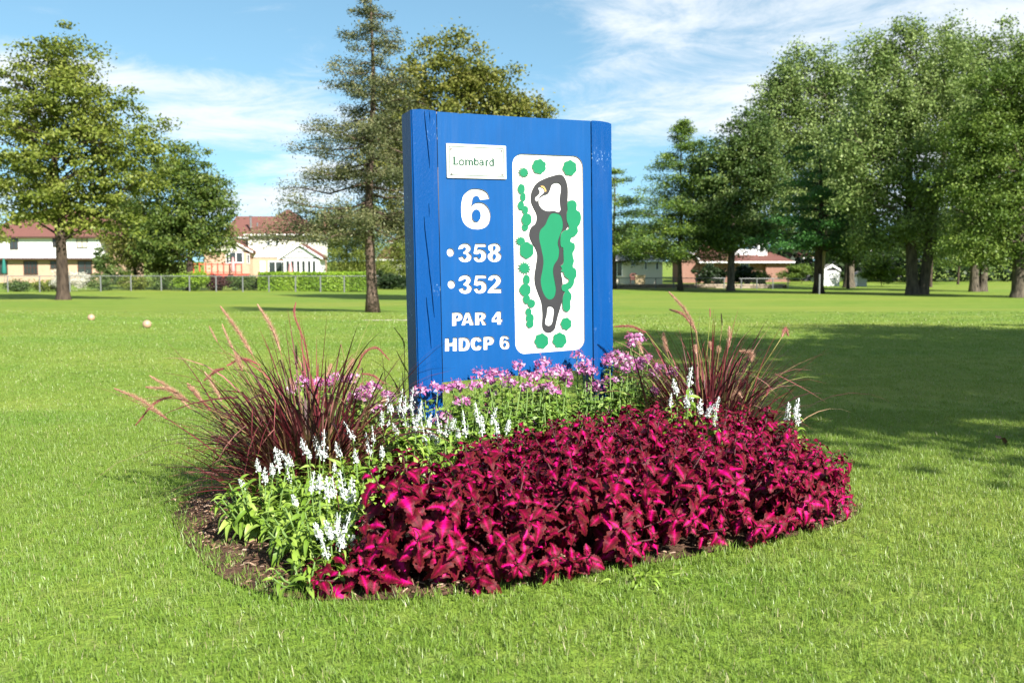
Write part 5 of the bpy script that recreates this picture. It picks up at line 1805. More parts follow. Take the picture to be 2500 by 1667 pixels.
def whorl_leaves(tip, sd, spin, nodes, q, T, upright=.35, sag=.35):
    """pairs of leaves crosswise down a stem"""
    sd = vnorm(sd)
    e1 = vnorm(np.cross(sd, (0.3, 0.9, 0.1)) if abs(sd[1]) < .9 else np.cross(sd, (1, 0, 0)))
    e2 = np.cross(sd, e1)
    out = []
    for k, (dist, ln) in enumerate(nodes):
        a = spin + (k % 2) * math.pi / 2 + q.normal(0, .18)
        for s in (0, math.pi):
            w = a + s
            rad = e1 * math.cos(w) + e2 * math.sin(w)
            up = upright * (1.6 if k == 0 else 1.0 - .22 * k)
            d = vnorm(rad + sd * up + np.array([0, 0, -sag * (.35 + .22 * k)]) + q.normal(0, .14, 3))
            nn = vnorm(sd * 1.0 + rad * -.2 + np.array([0, 0, .5]) + q.normal(0, .22, 3))
            out.append((T[q.randint(len(T))], tip - sd * dist + rad * .006, frame(d, nn), ln * q.uniform(.8, 1.2), k))
    return out


def coleus(label, x, y, h, r, seed, stems=25, single=80, big=1.0):
    q = np.random.RandomState(seed)
    z0 = bed_z(x, y)
    root = empty('coleus_plant', (x, y, z0))
    tag(root, label, 'coleus', 'magenta coleus in the flower bed')
    L, mb = [], MB()
    lowst = 9 if h > .2 else 0
    for i in range(stems + lowst):
        a = 2.399963 * i + q.uniform(-.3, .3)
        s = math.sqrt((min(i, stems - 1) + .5) / stems)
        ph = s * 1.62
        tip = np.array([math.cos(a) * r * math.sin(ph), math.sin(a) * r * math.sin(ph), h * (.14 + .86 * math.cos(ph) ** .55 if math.cos(ph) > 0 else .14) * q.uniform(.88, 1.08)])
        tip[2] = max(.05, tip[2])
        if i >= stems:
            tip = np.array([math.cos(a) * r * q.uniform(.85, 1.05), math.sin(a) * r * q.uniform(.85, 1.05), h * q.uniform(.16, .42)])
        sd = vnorm([math.cos(a) * math.sin(ph) * .75, math.sin(a) * math.sin(ph) * .75, .35 + math.cos(ph)])
        mid = tip * [.45, .45, .55]
        mb.tube([(q.normal(0, .015), q.normal(0, .015), -.01), tuple(mid), tuple(tip)], [.006, .005, .0025], 5)
        sz = q.uniform(.8, 1.25) * big
        nodes = [(0.0, .032 * sz), (.012, .050 * sz), (.034, .066 * sz), (.064, .073 * sz), (.10, .070 * sz), (.14, .060 * sz)]
        if i > stems - 6:
            nodes = nodes[:5]
        L += whorl_leaves(tip, sd, q.uniform(0, 3.1), nodes, q, COL_T, .38, .42)
    L = [l for l in L if l[1][2] > .012]
    mb.build('stems', M['coleus_stem'], root, True)
    view = vnorm([-x, -y, .9])
    score = [np.dot(l[1], view) - .012 * l[4] for l in L]
    o_ = np.argsort(score)[::-1]
    for j in o_[:single]:
        place_leaf('leaf', L[j][0], root, L[j][1], L[j][2], L[j][3])
    join_leaves('inner_leaves', [L[j][:4] for j in o_[single:]], M['coleus'], root)
    return root


ORD = ['first', 'second', 'third', 'fourth', 'fifth', 'sixth', 'seventh', 'eighth']
rows = [('front row', [(-.98, -.83, .42, .22), (-.68, -.95, .36, .24), (-.33, -.91, .40, .27), (.02, -.92, .41, .27), (.38, -.92, .40, .27), (.67, -.90, .37, .26), (.89, -.83, .31, .20)]),
        ('middle row', [(-.55, -.54, .38, .25), (-.16, -.54, .43, .27), (.23, -.54, .42, .27), (.61, -.53, .41, .27), (.90, -.50, .39, .25), (1.07, -.42, .30, .18)]),
        ('back row', [(-.28, -.24, .34, .24), (.10, -.22, .38, .26), (.47, -.20, .40, .27), (.82, -.18, .39, .26), (1.04, -.16, .36, .22)])]
sd = 200
for rn, lst in rows:
    for i, (t, p, h, r_) in enumerate(lst):
        x, y = bed_xy(t, p)
        lab = f'magenta coleus, {ORD[i]} from the left in the {rn}'
        if rn == 'front row' and i == 0:
            lab = 'magenta coleus standing tall at the left end beside the white salvia'
        if rn == 'front row' and i == len(lst) - 1:
            lab = 'magenta coleus at the right end of the front row by the lawn'
        coleus(lab, x, y, h, r_, sd, 29 if t > -.5 else 21, 84, 1.22 if t < -.8 else (1.0 if t < 0 else (.90 if t < .6 else .80))); sd += 1
x, y = bed_xy(-1.20, -.80)
coleus('small low magenta coleus creeping at the front left corner of the bed', x, y, .13, .16, 260, 10, 50)

# ---- white salvia
m = Mat('salvia_leaf')
r = m.rnd()
uv = m.n('ShaderNodeUVMap'); sp = m.n('ShaderNodeSeparateXYZ'); m.l(uv.outputs[0], sp.inputs[0])
cc = m.ramp(r, [(0, (0.11, 0.20, 0.018)), (.5, (0.21, 0.325, 0.036)), (1, (0.31, 0.42, 0.09))])
cc = m.mix(m.rng(sp.outputs[0], 0, .12, .45, 0), cc, (0.24, 0.36, 0.10))
m.leafy(cc, .3, .42, .4)
M['salvia_leaf'] = m.mat
prof_s = lambda t: .145 * (math.sin(math.pi * min(1, t ** .8)) ** .85 + .02)
SAL_T = [leaf_template('salvia_leaf', M['salvia_leaf'], prof_s, 0, f_, d_, 0, 7, 0, tw) for f_, d_, tw in ((.3, .7, .1), (.4, 1.2, -.3), (.25, .4, .3), (.35, 1.5, 0))]
M['stem_green'] = plain('green_stem', (0.10, 0.17, 0.035), .6, .2, 30)
m = Mat('salvia_floret')
m.leafy(m.ramp(m.rnd(), [(0, (0.30, 0.36, 0.27)), (.18, (0.52, 0.56, 0.53)), (.5, (0.68, 0.70, 0.70)), (1, (0.80, 0.81, 0.80))]), .3, .6, .2)
M['white_floret'] = m.mat
M['white_calyx'] = plain('pale_calyx', (0.52, 0.58, 0.54), .8, .15, 40)


def spike_mesh(seed, L=.13):
    q = np.random.RandomState(seed)
    P, N_, S = [], [], []
    nw = 9
    for i in range(nw):
        z = L * (i + q.uniform(-.2, .2)) / nw
        r_ = .0125 * (1 - (i / nw) ** 2 * .55) * q.uniform(.75, 1.25) + .002
        for k in range(8):
            a = 6.283 * k / 8 + i * .6 + q.normal(0, .3)
            if q.rand() < .22: continue
            P.append((r_ * math.cos(a), r_ * math.sin(a), z + q.normal(0, .002)))
            N_.append((math.cos(a) + q.normal(0, .4), math.sin(a) + q.normal(0, .4), .4 + q.normal(0, .4)))
            S.append(.0135 * (1 - .55 * i / nw) * q.uniform(.7, 1.25))
    P, N_, S = np.array(P), unit(np.array(N_)), np.array(S)
    V, F = leaf_cloud(P, N_, S, S * .85, q)
    n0 = len(V)
    mb = MB().tube([(0, 0, -.02), (q.normal(0, .002), q.normal(0, .002), L)], [.0035, .002], 5, cap=False)
    V2, F2 = np.array(mb.v), np.array(mb.f)
    me = np_mesh('flower_spike', np.concatenate([V, V2]), np.concatenate([F, F2 + n0]), [M['white_floret'], M['white_calyx']], False, None, None, [0] * len(F) + [1] * len(F2))
    return me


SPIKES = [spike_mesh(300 + i, l) for i, l in enumerate((.095, .075, .11, .06, .085))]


def salvia(label, x, y, h, r, seed, stems=14, flowers=10, single=45, spread=1.0, group='white salvia in the flower bed', bias=(0, 0)):
    q = np.random.RandomState(seed)
    root = empty('salvia_plant', (x, y, bed_z(x, y)))
    tag(root, label, 'salvia', group)
    L, mb, nf = [], MB(), 0
    for i in range(stems):
        a = 2.399963 * i + q.uniform(-.3, .3)
        s = math.sqrt((i + .5) / stems)
        tip = np.array([math.cos(a) * r * s + bias[0], math.sin(a) * r * s + bias[1], h * (1 - .38 * s * s) * q.uniform(.85, 1.1)])
        mid = np.array([tip[0] * .7, tip[1] * .7, tip[2] * .5])
        mb.tube([(q.normal(0, .02), q.normal(0, .02), -.01), tuple(mid), tuple(tip)], [.005, .004, .0025], 5)
        k = max(3, int(tip[2] / .030))
        sdir = vnorm(tip - mid)
        for j in range(k):
            f = 1 - j / k * .85
            pos = mid + (tip - mid) * (f * 2 - 1) if f > .5 else mid * (f * 2)
            for side in (0, math.pi):
                w = j * math.pi / 2 + side + q.normal(0, .25) + a
                rad = np.array([math.cos(w), math.sin(w), 0])
                d = vnorm(rad + sdir * (.75 - .12 * j) + [0, 0, -.1 - .09 * j] + q.normal(0, .15, 3))
                ln = (.040 + .018 * min(j, 3)) * q.uniform(.8, 1.2)
                L.append((SAL_T[q.randint(4)], pos, frame(d, np.array([0, 0, 1.]) + q.normal(0, .3, 3)), ln, j))
        if nf < flowers and q.rand() < .95:
            nf += 1
            stem_l = q.uniform(.0, .055)
            base = tip + sdir * stem_l
            mb.tube([tuple(tip), tuple(base)], [.0028, .0024], 5)
            o = bpy.data.objects.new('flower_spike', SPIKES[q.randint(5)])
            fz = frame(vnorm(sdir + q.normal(0, .26, 3) + [0, 0, .45]), (1, .3, 0))
            sc = q.uniform(.6, 1.1)
            o.matrix_basis = Matrix([[fz[1][k2] * sc, fz[2][k2] * sc, fz[0][k2] * sc, base[k2]] for k2 in range(3)] + [[0, 0, 0, 1]])
            link(o, root)
    mb.build('stems', M['stem_green'], root, True)
    L = [l for l in L if l[1][2] > .015]
    view = vnorm([-x, -y, .6])
    o_ = np.argsort([np.dot(l[1], view) - .006 * l[4] for l in L])[::-1]
    for j in o_[:single]:
        place_leaf('leaf', *([L[j][0], root] + list(L[j][1:4])))
    join_leaves('inner_leaves', [L[j][:4] for j in o_[single:]], M['salvia_leaf'], root)
    return root


for k, (px, Y, h, r_, ns, nf, lab) in enumerate((
        (640, 3.90, .25, .20, 26, 6, 'white salvia at the left end of the bed below the purple grass'),
        (775, 3.60, .23, .23, 34, 7, 'white salvia in the left front, its spikes over bright leaves'),
        (765, 4.05, .26, .19, 18, 7, 'white salvia behind the left front one, against the purple grass'),
        (880, 4.12, .28, .17, 16, 6, 'white salvia between the left front ones and the blue post'),
        (990, 4.40, .39, .13, 18, 13, 'dense white salvia spikes just left of the blue post'),
        (1085, 4.42, .29, .15, 14, 7, 'white salvia in front of the left blue post'),
        (1185, 4.50, .30, .14, 12, 5, 'white salvia right of the left post behind coleus'),
        (1672, 4.80, .47, .09, 7, 6, 'white salvia spikes among coleus below the right purple grass'),
        (1742, 4.58, .41, .05, 5, 4, 'lone white salvia spikes in the middle of the right coleus'),
        (1940, 4.90, .36, .05, 4, 3, 'slender white salvia at the right end of the bed'))):
    p = foot(px, Y)
    salvia(lab, p.x, p.y, h, r_, 320 + k, ns, nf, 70 if k < 4 else 30)
p = foot(735, 3.30)
salvia('small flowerless green salvia creeping over the bed edge at front left', p.x, p.y, .10, .14, 350, 9, 0, 40)
p = foot(808, 3.40)
salvia('short white salvia with one low flower cluster leaning over the mulch', p.x, p.y, .13, .055, 351, 10, 9, 30, bias=(0, -.02))

# ---- pink spider flowers
m = Mat('pink_petal')
uv = m.n('ShaderNodeUVMap'); sp = m.n('ShaderNodeSeparateXYZ'); m.l(uv.outputs[0], sp.inputs[0])
cc = m.ramp(m.rnd(), [(0, (0.34, 0.060, 0.235)), (.45, (0.48, 0.165, 0.365)), (.75, (0.60, 0.33, 0.50)), (1, (0.68, 0.52, 0.62))])
m.leafy(cc, .35, .5, .25)
M['pink_petal'] = m.mat
M['pink_bud'] = plain('pink_bud', (0.30, 0.045, 0.10), .6, .3, 60)
m = Mat('cleome_leaf')
cc = m.ramp(m.rnd(), [(0, (0.065, 0.14, 0.018)), (.5, (0.14, 0.25, 0.032)), (1, (0.28, 0.39, 0.08))])
m.leafy(cc, .3, .45, .35)
M['cleome_leaf'] = m.mat


def head_mesh(seed, r=.042):
    q = np.random.RandomState(seed)
    n = 46
    d = unit(q.normal(size=(n, 3)) + [0, 0, .35]); d[:, 2] = np.where(d[:, 2] < -.45, -d[:, 2], d[:, 2])
    P = d * [1, 1, .72] * r * q.uniform(.65, 1.1, (n, 1))
    S = q.uniform(.018, .030, n)
    V, F = leaf_cloud(P, unit(d + q.normal(size=(n, 3)) * .7), S, S * .62, q)
    # buds and stamens on top
    nb = 26
    db = unit(q.normal(size=(nb, 3)) * [1, 1, .5] + [0, 0, .9])
    Pb = db * r * q.uniform(.9, 1.25, (nb, 1))
    Sb = q.uniform(.009, .016, nb)
    Vb, Fb = leaf_cloud(Pb, unit(np.cross(db, q.normal(size=(nb, 3)))), Sb, Sb * .28, q, db)
    return np_mesh('flower_head', np.concatenate([V, Vb]), np.concatenate([F, Fb + len(V)]), [M['pink_petal'], M['pink_bud']], False, None, None, [0] * len(F) + [1] * len(Fb))


HEADS = [head_mesh(400 + i, r_) for i, r_ in enumerate((.044, .038, .048, .034, .041, .03))]


def plane_pt(px, py, off):
    s, u = spx(px, py, off)
    return S_O + S_N * off + S_T * s + S_U * u


def cleome(label, heads, seed, extra=6, leafy=30, base_off=None, low=.10):
    q = np.random.RandomState(seed)
    H_ = np.array(heads)
    bc = H_[:, :2].mean(0)
    z0 = bed_z(*bc)
    root = empty('spider_flower', (bc[0], bc[1], z0))
    tag(root, label, 'flowers', 'pink spider flowers around the sign')
    mb = MB()
    LP_, LD, LS = [], [], []
    tips = [(h, True) for h in H_]
    sx = max(.06, H_[:, 0].std() * 1.3); 
    for i in range(int(extra * 1.5)):
        j = H_[q.randint(len(H_))]
        tips.append((np.array([j[0] + q.normal(0, .05), j[1] + q.normal(0, .05), z0 + (j[2] - z0) * q.uniform(.62, .92)]), False))
    for tip, fl in tips:
        t_ = np.array(tip) - [bc[0], bc[1], z0]
        b0 = np.array([t_[0] * .55 + q.normal(0, .02), t_[1] * .55 + q.normal(0, .02), -.02])
        mid = b0 + (t_ - b0) * .5 + np.append(q.normal(0, .012, 2), 0)
        mb.tube([tuple(b0), tuple(mid), tuple(t_)], [.005, .004, .0026], 5)
        for k in range(int(leafy * 1.7)):
            f = q.uniform(low, .97)
            c_ = b0 + (mid - b0) * f * 2 if f < .5 else mid + (t_ - mid) * (f * 2 - 1)
            a = q.uniform(0, 6.28)
            d = vnorm([math.cos(a), math.sin(a), q.uniform(-.3, .6)])
            ln = q.uniform(.024, .056) * (1.15 - .45 * f)
            for w in ((-.6, 0, .6) if f < .75 else (0,)):        # palmate leaflets
                d2 = vnorm([math.cos(a + w), math.sin(a + w), d[2]])
                LP_.append(c_ + d * .012 + d2 * ln * .5); LD.append(d2); LS.append(ln * (1 if w == 0 else .75))
        if fl:
            o = bpy.data.objects.new('flower_head', HEADS[q.randint(6)])
            o.location = t_; o.rotation_euler = (q.normal(0, .2), q.normal(0, .2), q.uniform(0, 6.28)); o.scale = [q.uniform(.85, 1.15)] * 3
            link(o, root)
    LP_, LD, LS = np.array(LP_), np.array(LD), np.array(LS)
    nn = unit(np.array([0, 0, 1.]) + q.normal(size=LP_.shape) * .45)
    V, F = leaf_cloud(LP_, nn, LS * 1.05, LS * .46, q, LD * 3)
    mb.build('stems', M['stem_green'], root, True)
    o = mesh_obj('leaves', np_mesh('leaves', V, F, M['cleome_leaf']), root)
    o['kind'] = 'stuff'
    return root


c5 = lambda x, y: (950 + x / 3.136, 820 + y / 3.136)
g1 = lambda pts, off, dj: [plane_pt(*c5(x, y), off + dj * ((i * 37) % 11 / 11 - .5)) for i, (x, y) in enumerate(pts)]
cleome('pink spider flower in front of the left blue post', g1([(235, 425), (375, 410), (400, 640), (470, 680)], .10, .06), 420, 2, 16, low=.35)
cleome('pink spider flower just right of the left post under the panel', g1([(530, 385), (560, 510), (660, 385), (495, 400)], .14, .1), 421, 16, 40)
cleome('pink spider flower below the letters HDCP', g1([(690, 300), (800, 290), (860, 310), (780, 440), (760, 345), (910, 370), (760, 560)], .16, .12), 422, 10, 34)
cleome('pink spider flower below the left side of the map board', g1([(985, 235), (1030, 300), (1110, 320), (1180, 215), (1180, 275), (1060, 400), (1140, 400), (1060, 650)], .16, .14), 423, 12, 34)
cleome('pink spider flower below the right side of the map board', g1([(1300, 260), (1360, 300), (1220, 390), (1350, 350), (1250, 300), (1270, 430)], .16, .14), 424, 12, 34)
cleome('pink spider flower in front of the right panel joint', g1([(1435, 155), (1500, 230), (1550, 280), (1480, 270)], .14, .1), 425, 6, 30)
cleome('short pink spider flower in front of the right post', g1([(1560, 405), (1600, 380), (1695, 580), (1545, 400)], .10, .06), 426, 2, 18)
cleome('pink spider flower cluster at the right edge of the right post', g1([(1680, 165), (1740, 150), (1800, 170), (1850, 200), (1770, 230), (1830, 250), (1750, 340), (1700, 345), (1690, 210)], .12, .2), 427, 14, 36)
cleome('pink spider flower between the right post and the right purple grass', g1([(1980, 170), (1940, 200), (1920, 250), (2060, 260), (2020, 290), (2030, 430), (2050, 470)], .05, .2), 428, 12, 36)
cleome('tallest pink spider flower behind the right cluster', g1([(1845, 10), (1910, 25), (1860, 65)], -.15, .1), 429, 3, 26)
cleome('lone pink spider flower in front of the right purple grass', g1([(2180, 275), (2165, 290)], .12, .05), 430, 1, 30)
c6 = lambda x, y: (260 + x / 3.136, 700 + y / 3.136)
g2 = lambda pts, off, dj: [plane_pt(*c6(x, y), off + dj * ((i * 37) % 11 / 11 - .5)) for i, (x, y) in enumerate(pts)]
cleome('pink spider flowers seen through the left purple grass', g2([(1590, 740), (1730, 715), (1500, 730), (1640, 770), (1430, 790)], -.15, .15), 431, 8, 30)
cleome('pink spider flowers right of the left purple grass', g2([(1850, 720), (1890, 700), (1960, 800), (2040, 770), (1900, 850), (1990, 850)], -.12, .15), 432, 9, 34)
cleome('purplish spider flower nearest the left side of the blue post', g2([(2170, 850), (2140, 830), (2060, 940), (2280, 980)], -.12, .1), 433, 5, 28)

# ---- purple fountain grass
m = Mat('purple_grass_blade')
r, al = m.rnd(), m.attr('along')
tipc = m.ramp(r, [(0, (0.034, 0.014, 0.014)), (.42, (0.070, 0.017, 0.020)), (.68, (0.145, 0.020, 0.027)), (.84, (0.22, 0.048, 0.056)), (.95, (0.38, 0.18, 0.15)), (1.0, (0.20, 0.24, 0.06))])
lowc = m.ramp(r, [(0, (0.15, 0.13, 0.04)), (.5, (0.28, 0.19, 0.075)), (1, (0.20, 0.27, 0.05))])
g_ = m.math('ADD', al, m.rng(r, 0, 1, -.12, .2))
cc = m.mix(m.rng(g_, .20, .48, 0, 1), lowc, tipc)
m.leafy(cc, .22, .45, .28)
M['purple_blade'] = m.mat
m = Mat('plume_bristle')
r = m.rnd()
cc = m.ramp(r, [(0, (0.34, 0.17, 0.11)), (.5, (0.50, 0.28, 0.19)), (1, (0.68, 0.47, 0.34))])
m.leafy(cc, .4, .6, .2)
M['plume_tan'] = m.mat
m = Mat('young_plume_bristle')
r = m.rnd()
cc = m.ramp(r, [(0, (0.26, 0.045, 0.065)), (.6, (0.42, 0.10, 0.11)), (1, (0.56, 0.30, 0.25))])
m.leafy(cc, .35, .5, .2)
M['plume_pink'] = m.mat
m = Mat('dark_plume_bristle')
m.leafy((0.045, 0.022, 0.02), .3, .6, .2)
M['plume_dark'] = m.mat
M['green_blade'] = leaf_mat('green_grass_blade', (0.10, 0.20, 0.02), (0.15, 0.28, 0.03), (0.2, 0.33, 0.05))


def ribbons(n, q, L, el, droop, az, base, width, seg=9):
    """curved tapering blades"""
    el = el.copy()
    P = base.copy()
    side = np.c_[-np.sin(az), np.cos(az), np.zeros(n)]
    side = unit(side + np.c_[np.zeros((n, 2)), q.normal(0, .35, n)])
    V = np.zeros((n, seg + 1, 2, 3)); al = np.zeros((n, seg + 1, 2))
    azk = az.copy(); tw = q.normal(0, .12, n)
    kink = np.where(q.rand(n) < .16, q.randint(3, 8, n), -1); kamt = q.uniform(.5, 1.6, n)
    for i in range(seg + 1):
        t = i / seg
        w = width * np.minimum(1, 1.25 - .6 * t) * (1 - t ** 3) * (.55 + .45 * min(1, t * 6)) + .0004
        V[:, i, 0] = P - side * (w / 2)[:, None]; V[:, i, 1] = P + side * (w / 2)[:, None]
        al[:, i] = t
        st = (L / seg)[:, None]
        P = P + np.c_[np.cos(azk) * np.cos(el), np.sin(azk) * np.cos(el), np.sin(el)] * st
        el = el - droop / seg * (.35 + 1.5 * t) - np.where(kink == i, kamt, 0)
        azk = azk + tw / seg * 2
    V[..., 2] = np.maximum(V[..., 2], .004)
    idx = np.arange(n * (seg + 1) * 2).reshape(n, seg + 1, 2)
    F = np.stack([idx[:, :-1, 0], idx[:, :-1, 1], idx[:, 1:, 1], idx[:, 1:, 0]], -1).reshape(-1, 4)
    return V.reshape(-1, 3), F, al.ravel()


def bez(pts, n):
    """smooth path through 2..4 points"""
    P = [np.array(p, float) for p in pts]
    if len(P) == 2:
        P = [P[0], (P[0] + P[1]) / 2 + [0, 0, .006], P[1]]
    out = []
    P = [2 * P[0] - P[1]] + P + [2 * P[-1] - P[-2]]
    m_ = len(P) - 3
    for k in range(n + 1):
        u = min(m_ - 1e-6, k / n * m_); i = int(u); t = u - i
        p0, p1, p2, p3 = P[i:i + 4]
        out.append(.5 * (2 * p1 + (p2 - p0) * t + (2 * p0 - 5 * p1 + 4 * p2 - p3) * t * t + (3 * p1 - p0 - 3 * p2 + p3) * t ** 3))
    return np.array(out)


def plume(root, pts, r, mat, seed, dens=1.0):
    q = np.random.RandomState(seed)
    path = bez(pts, 16)
    Ltot = np.linalg.norm(np.diff(path, axis=0), axis=1).sum()
    r = r * 1.25
    n = int(1100 * max(.35, Ltot / .25) * dens)
    u = q.rand(n) * 15.99
    i = u.astype(int)
    c_ = path[i] + (path[i + 1] - path[i]) * (u - i)[:, None]
    tg = unit(path[i + 1] - path[i])
    s = u / 16
    rr = r * np.clip(np.sin(np.pi * np.clip(s * .9 + .10, 0, 1)) ** .55, .12, 1)
    rad = unit(np.cross(tg, q.normal(size=(n, 3))))
    d = unit(rad + tg * q.uniform(.5, 1.3, (n, 1)))
    ln = rr * q.uniform(.8, 1.5, n)
    sd_ = unit(np.cross(d, q.normal(size=(n, 3)))) * .00055
    tip = c_ + d * ln[:, None]
    V = np.stack([c_ - sd_, c_ + sd_, tip + sd_ * .3, tip - sd_ * .3], 1).reshape(-1, 3)
    F = np.arange(n * 4).reshape(n, 4)
    mb = MB().tube([tuple(p) for p in path], [r * .22] * len(path), 5, cap=False)
    V2, F2 = np.array(mb.v), np.array(mb.f)
    o = mesh_obj('plume', np_mesh('plume', np.concatenate([V, V2]), np.concatenate([F, F2 + len(V)]), mat), root)
    return path[0]


def fountain_grass(label, bx, by, blades, plumes, seed, mapper, Ymid, nblade, az_bias=(0, 0), greens=0, low=0.5, Lr=(.38, .8), elr=(.75, 1.5)):
    q = np.random.RandomState(seed)
    z0 = bed_z(bx, by) if bed_in(bx, by) < 1 else 0.0
    root = empty('fountain_grass', (bx, by, z0))
    tag(root, label, 'ornamental grass', 'purple fountain grass around the sign')
    n = nblade
    az = q.uniform(0, 6.283, n)
    rr = np.abs(q.normal(0, .07, n))
    rr = rr * 1.7
    base = np.c_[np.cos(az) * rr, np.sin(az) * rr, np.zeros(n)]
    el = q.uniform(*elr, n)
    lowm = q.rand(n) < low
    el = np.where(lowm, q.uniform(.35, 1.0, n), el)
    L = q.uniform(*Lr, n) * np.where(lowm, .74, 1.0)
    dr = q.uniform(.25, 1.7, n) * (L / .7)
    d3 = np.c_[np.cos(az) * np.cos(el) + az_bias[0] * np.where(lowm, 2.6, 1.0), np.sin(az) * np.cos(el) + az_bias[1]]
    az = np.arctan2(d3[:, 1], d3[:, 0]) + q.normal(0, .35, n)
    V, F, al = ribbons(n, q, L, el, dr, az, base, q.uniform(.006, .016, n))
    o = mesh_obj('blades', np_mesh('blades', V, F, M['purple_blade'], True, {'along': al}), root)
    o['kind'] = 'stuff'
    if greens:
        az = q.uniform(2.2, 5.2, greens); el = q.uniform(.5, 1.35, greens); L = q.uniform(.3, .6, greens)
        V, F, al = ribbons(greens, q, L, el, q.uniform(.8, 1.8, greens), az, np.zeros((greens, 3)), q.uniform(.012, .02, greens))
        mesh_obj('green_blades', np_mesh('green_blades', V, F, M['green_blade'], True, {'tint': al}), root)
    # culms and plumes
    mb = MB()
    for i, (pts, r_, mt) in enumerate(plumes):
        Yj = Ymid + ((i * 53) % 17 / 17 - .5) * .34
        P = [np.array(at(*mapper(*p), Yj + .03 * k)) - [bx, by, z0] for k, p in enumerate(pts)]
        s = plume(root, P, r_, M[mt], seed * 31 + i)
        d0 = np.array([q.normal(0, .04), q.normal(0, .04), 0])
        tg = vnorm(P[0] - P[1])
        c1_ = P[0] + tg * .12
        path = bez([d0, d0 * .5 + (c1_) * .5 + [0, 0, .05], P[0]], 8)
        mb.tube([tuple(p) for p in path], [.0022] * 9, 4)
    mb.build('culms', M['purple_blade'], root, True)
    return root


t_, k_, d_ = 'plume_tan', 'plume_pink', 'plume_dark'
PL = [([(1115, 520), (1000, 330), (872, 150)], .013, t_), ([(1330, 490), (1265, 310), (1155, 135)], .013, t_),
      ([(1555, 640), (1520, 440), (1440, 220), (1450, 118)], .007, k_), ([(630, 880), (490, 790), (300, 768)], .014, t_),
      ([(460, 1010), (270, 870), (60, 778)], .013, t_), ([(505, 838), (370, 890), (222, 1060)], .009, k_), ([(640, 930), (470, 770), (330, 680)], .011, t_),
      ([(990, 515), (930, 400), (885, 285)], .008, t_), ([(850, 425), (815, 360), (785, 300)], .006, t_), ([(1040, 645), (1010, 570), (985, 500)], .016, t_),
      ([(920, 605), (1040, 552), (1180, 600)], .009, k_), ([(960, 1215), (890, 1165), (800, 1145)], .017, t_), ([(1840, 655), (1865, 600), (1890, 550)], .013, t_),
      ([(1680, 690), (1705, 640), (1722, 590)], .012, t_), ([(1925, 630), (1965, 515), (2065, 467), (2165, 560)], .008, k_), ([(1950, 665), (2040, 680), (2130, 745)], .007, k_),
      ([(2100, 880), (2140, 870), (2150, 920)], .017, t_), ([(880, 880), (820, 760), (750, 650)], .011, t_), ([(730, 870), (680, 800), (618, 738)], .011, t_),
      ([(800, 945), (720, 860), (620, 760)], .007, k_), ([(1430, 800), (1425, 760), (1410, 700)], .016, t_), ([(1460, 590), (1455, 520), (1450, 450)], .008, d_),
      ([(900, 625), (830, 650), (745, 720)], .010, k_)]
p = foot(742, 4.52)
fountain_grass('big purple fountain grass with tan plumes left of the sign', p.x, p.y, 0, PL, 501, c6, 4.5, 1000, (-.13, -.04), 16, .40, (.40, .98))
c7 = lambda x, y: (1480 + x / 3.92, 700 + y / 3.92)
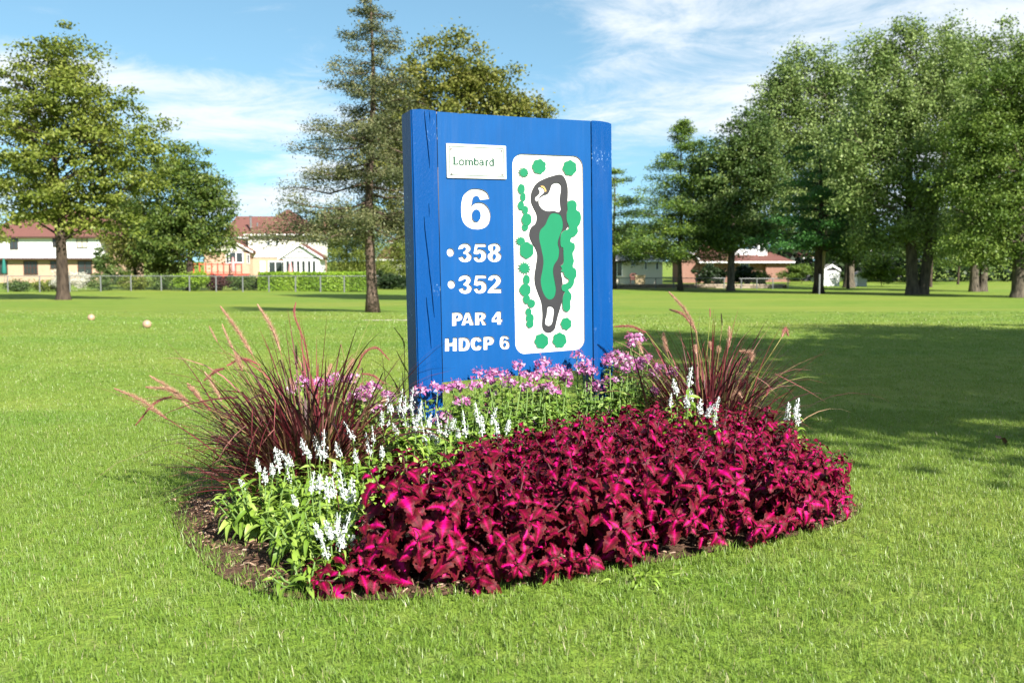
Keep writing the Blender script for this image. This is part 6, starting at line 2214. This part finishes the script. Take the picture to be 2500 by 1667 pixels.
PR = [([(865, 440), (760, 230), (598, 48)], .013, t_), ([(850, 410), (740, 270), (602, 216)], .011, k_), ([(380, 440), (240, 380), (75, 382)], .010, k_),
      ([(580, 625), (560, 530), (545, 438)], .014, t_), ([(1165, 590), (1180, 480), (1178, 378)], .014, t_), ([(862, 645), (852, 600), (850, 560)], .015, t_),
      ([(1000, 605), (1000, 560), (992, 528)], .013, t_), ([(1070, 640), (1075, 605), (1078, 570)], .013, t_), ([(1385, 725), (1390, 640), (1275, 615)], .019, t_),
      ([(1300, 1070), (1260, 1020), (1185, 1070)], .020, t_), ([(1682, 480), (1715, 405), (1745, 470)], .012, k_), ([(350, 640), (325, 580), (305, 520)], .013, t_),
      ([(1110, 370), (1105, 310), (1100, 252)], .005, d_), ([(995, 290), (994, 245), (991, 205)], .004, k_), ([(1530, 1040), (1550, 990), (1562, 940)], .008, k_)]
p = foot(1738, 5.35)
fountain_grass('purple fountain grass with tan plumes right of the sign', p.x, p.y, 0, PR, 502, c7, 5.3, 720, (.02, -.05), 4, .26, (.42, .92), (1.05, 1.55))
p = foot(1000, 6.05)
fountain_grass('thin dark fountain grass half hidden behind the left blue post', p.x, p.y, 0, [([(2280, 470), (2270, 410), (2200, 310)], .006, d_), ([(2310, 660), (2270, 590), (2220, 490)], .006, d_)], 503, c6, 6.0, 90, (-.1, 0), 0, .5, (.4, .75))

# ---- a dead leaf on the right lawn
m = Mat('dead_leaf')
m.leafy(m.mix(m.noise(30, 4, .6), (0.10, 0.055, 0.035), (0.24, 0.13, 0.085)), .1, .7, .2)
g = ground_at(2430, 1090)
tp = leaf_template('fallen_leaf', m.mat, lambda t: .36 * (math.sin(math.pi * t) ** .7 + .02), .15, .3, .6, .3, 11)
o = bpy.data.objects.new('fallen_leaf', tp['me']); o.location = (g.x, g.y, g.z + .05); o.scale = (.11, .11, .11); o.rotation_euler = (.3, .15, .4)
link(o); tag(o, 'brown fallen leaf lying on the shaded right lawn', 'leaf')

# ---- a broad-leaved weed in the front lawn
g = ground_at(1570, 1428)
q = np.random.RandomState(77)
wd = empty('lawn_weed', g)
tag(wd, 'pale green broad leaved weed in the lawn below the coleus', 'weed')
for k in range(46):
    a = q.uniform(0, 6.28)
    rr_ = q.uniform(0, .13)
    d = np.array([math.cos(a), math.sin(a), q.uniform(.05, .7)])
    place_leaf('leaf', SAL_T[q.randint(4)], wd, np.array([math.cos(a) * rr_ * 1.6, math.sin(a) * rr_, .012 + q.uniform(0, .02)]), frame(d, (q.normal(0, .3), q.normal(0, .3), 1)), q.uniform(.025, .05))
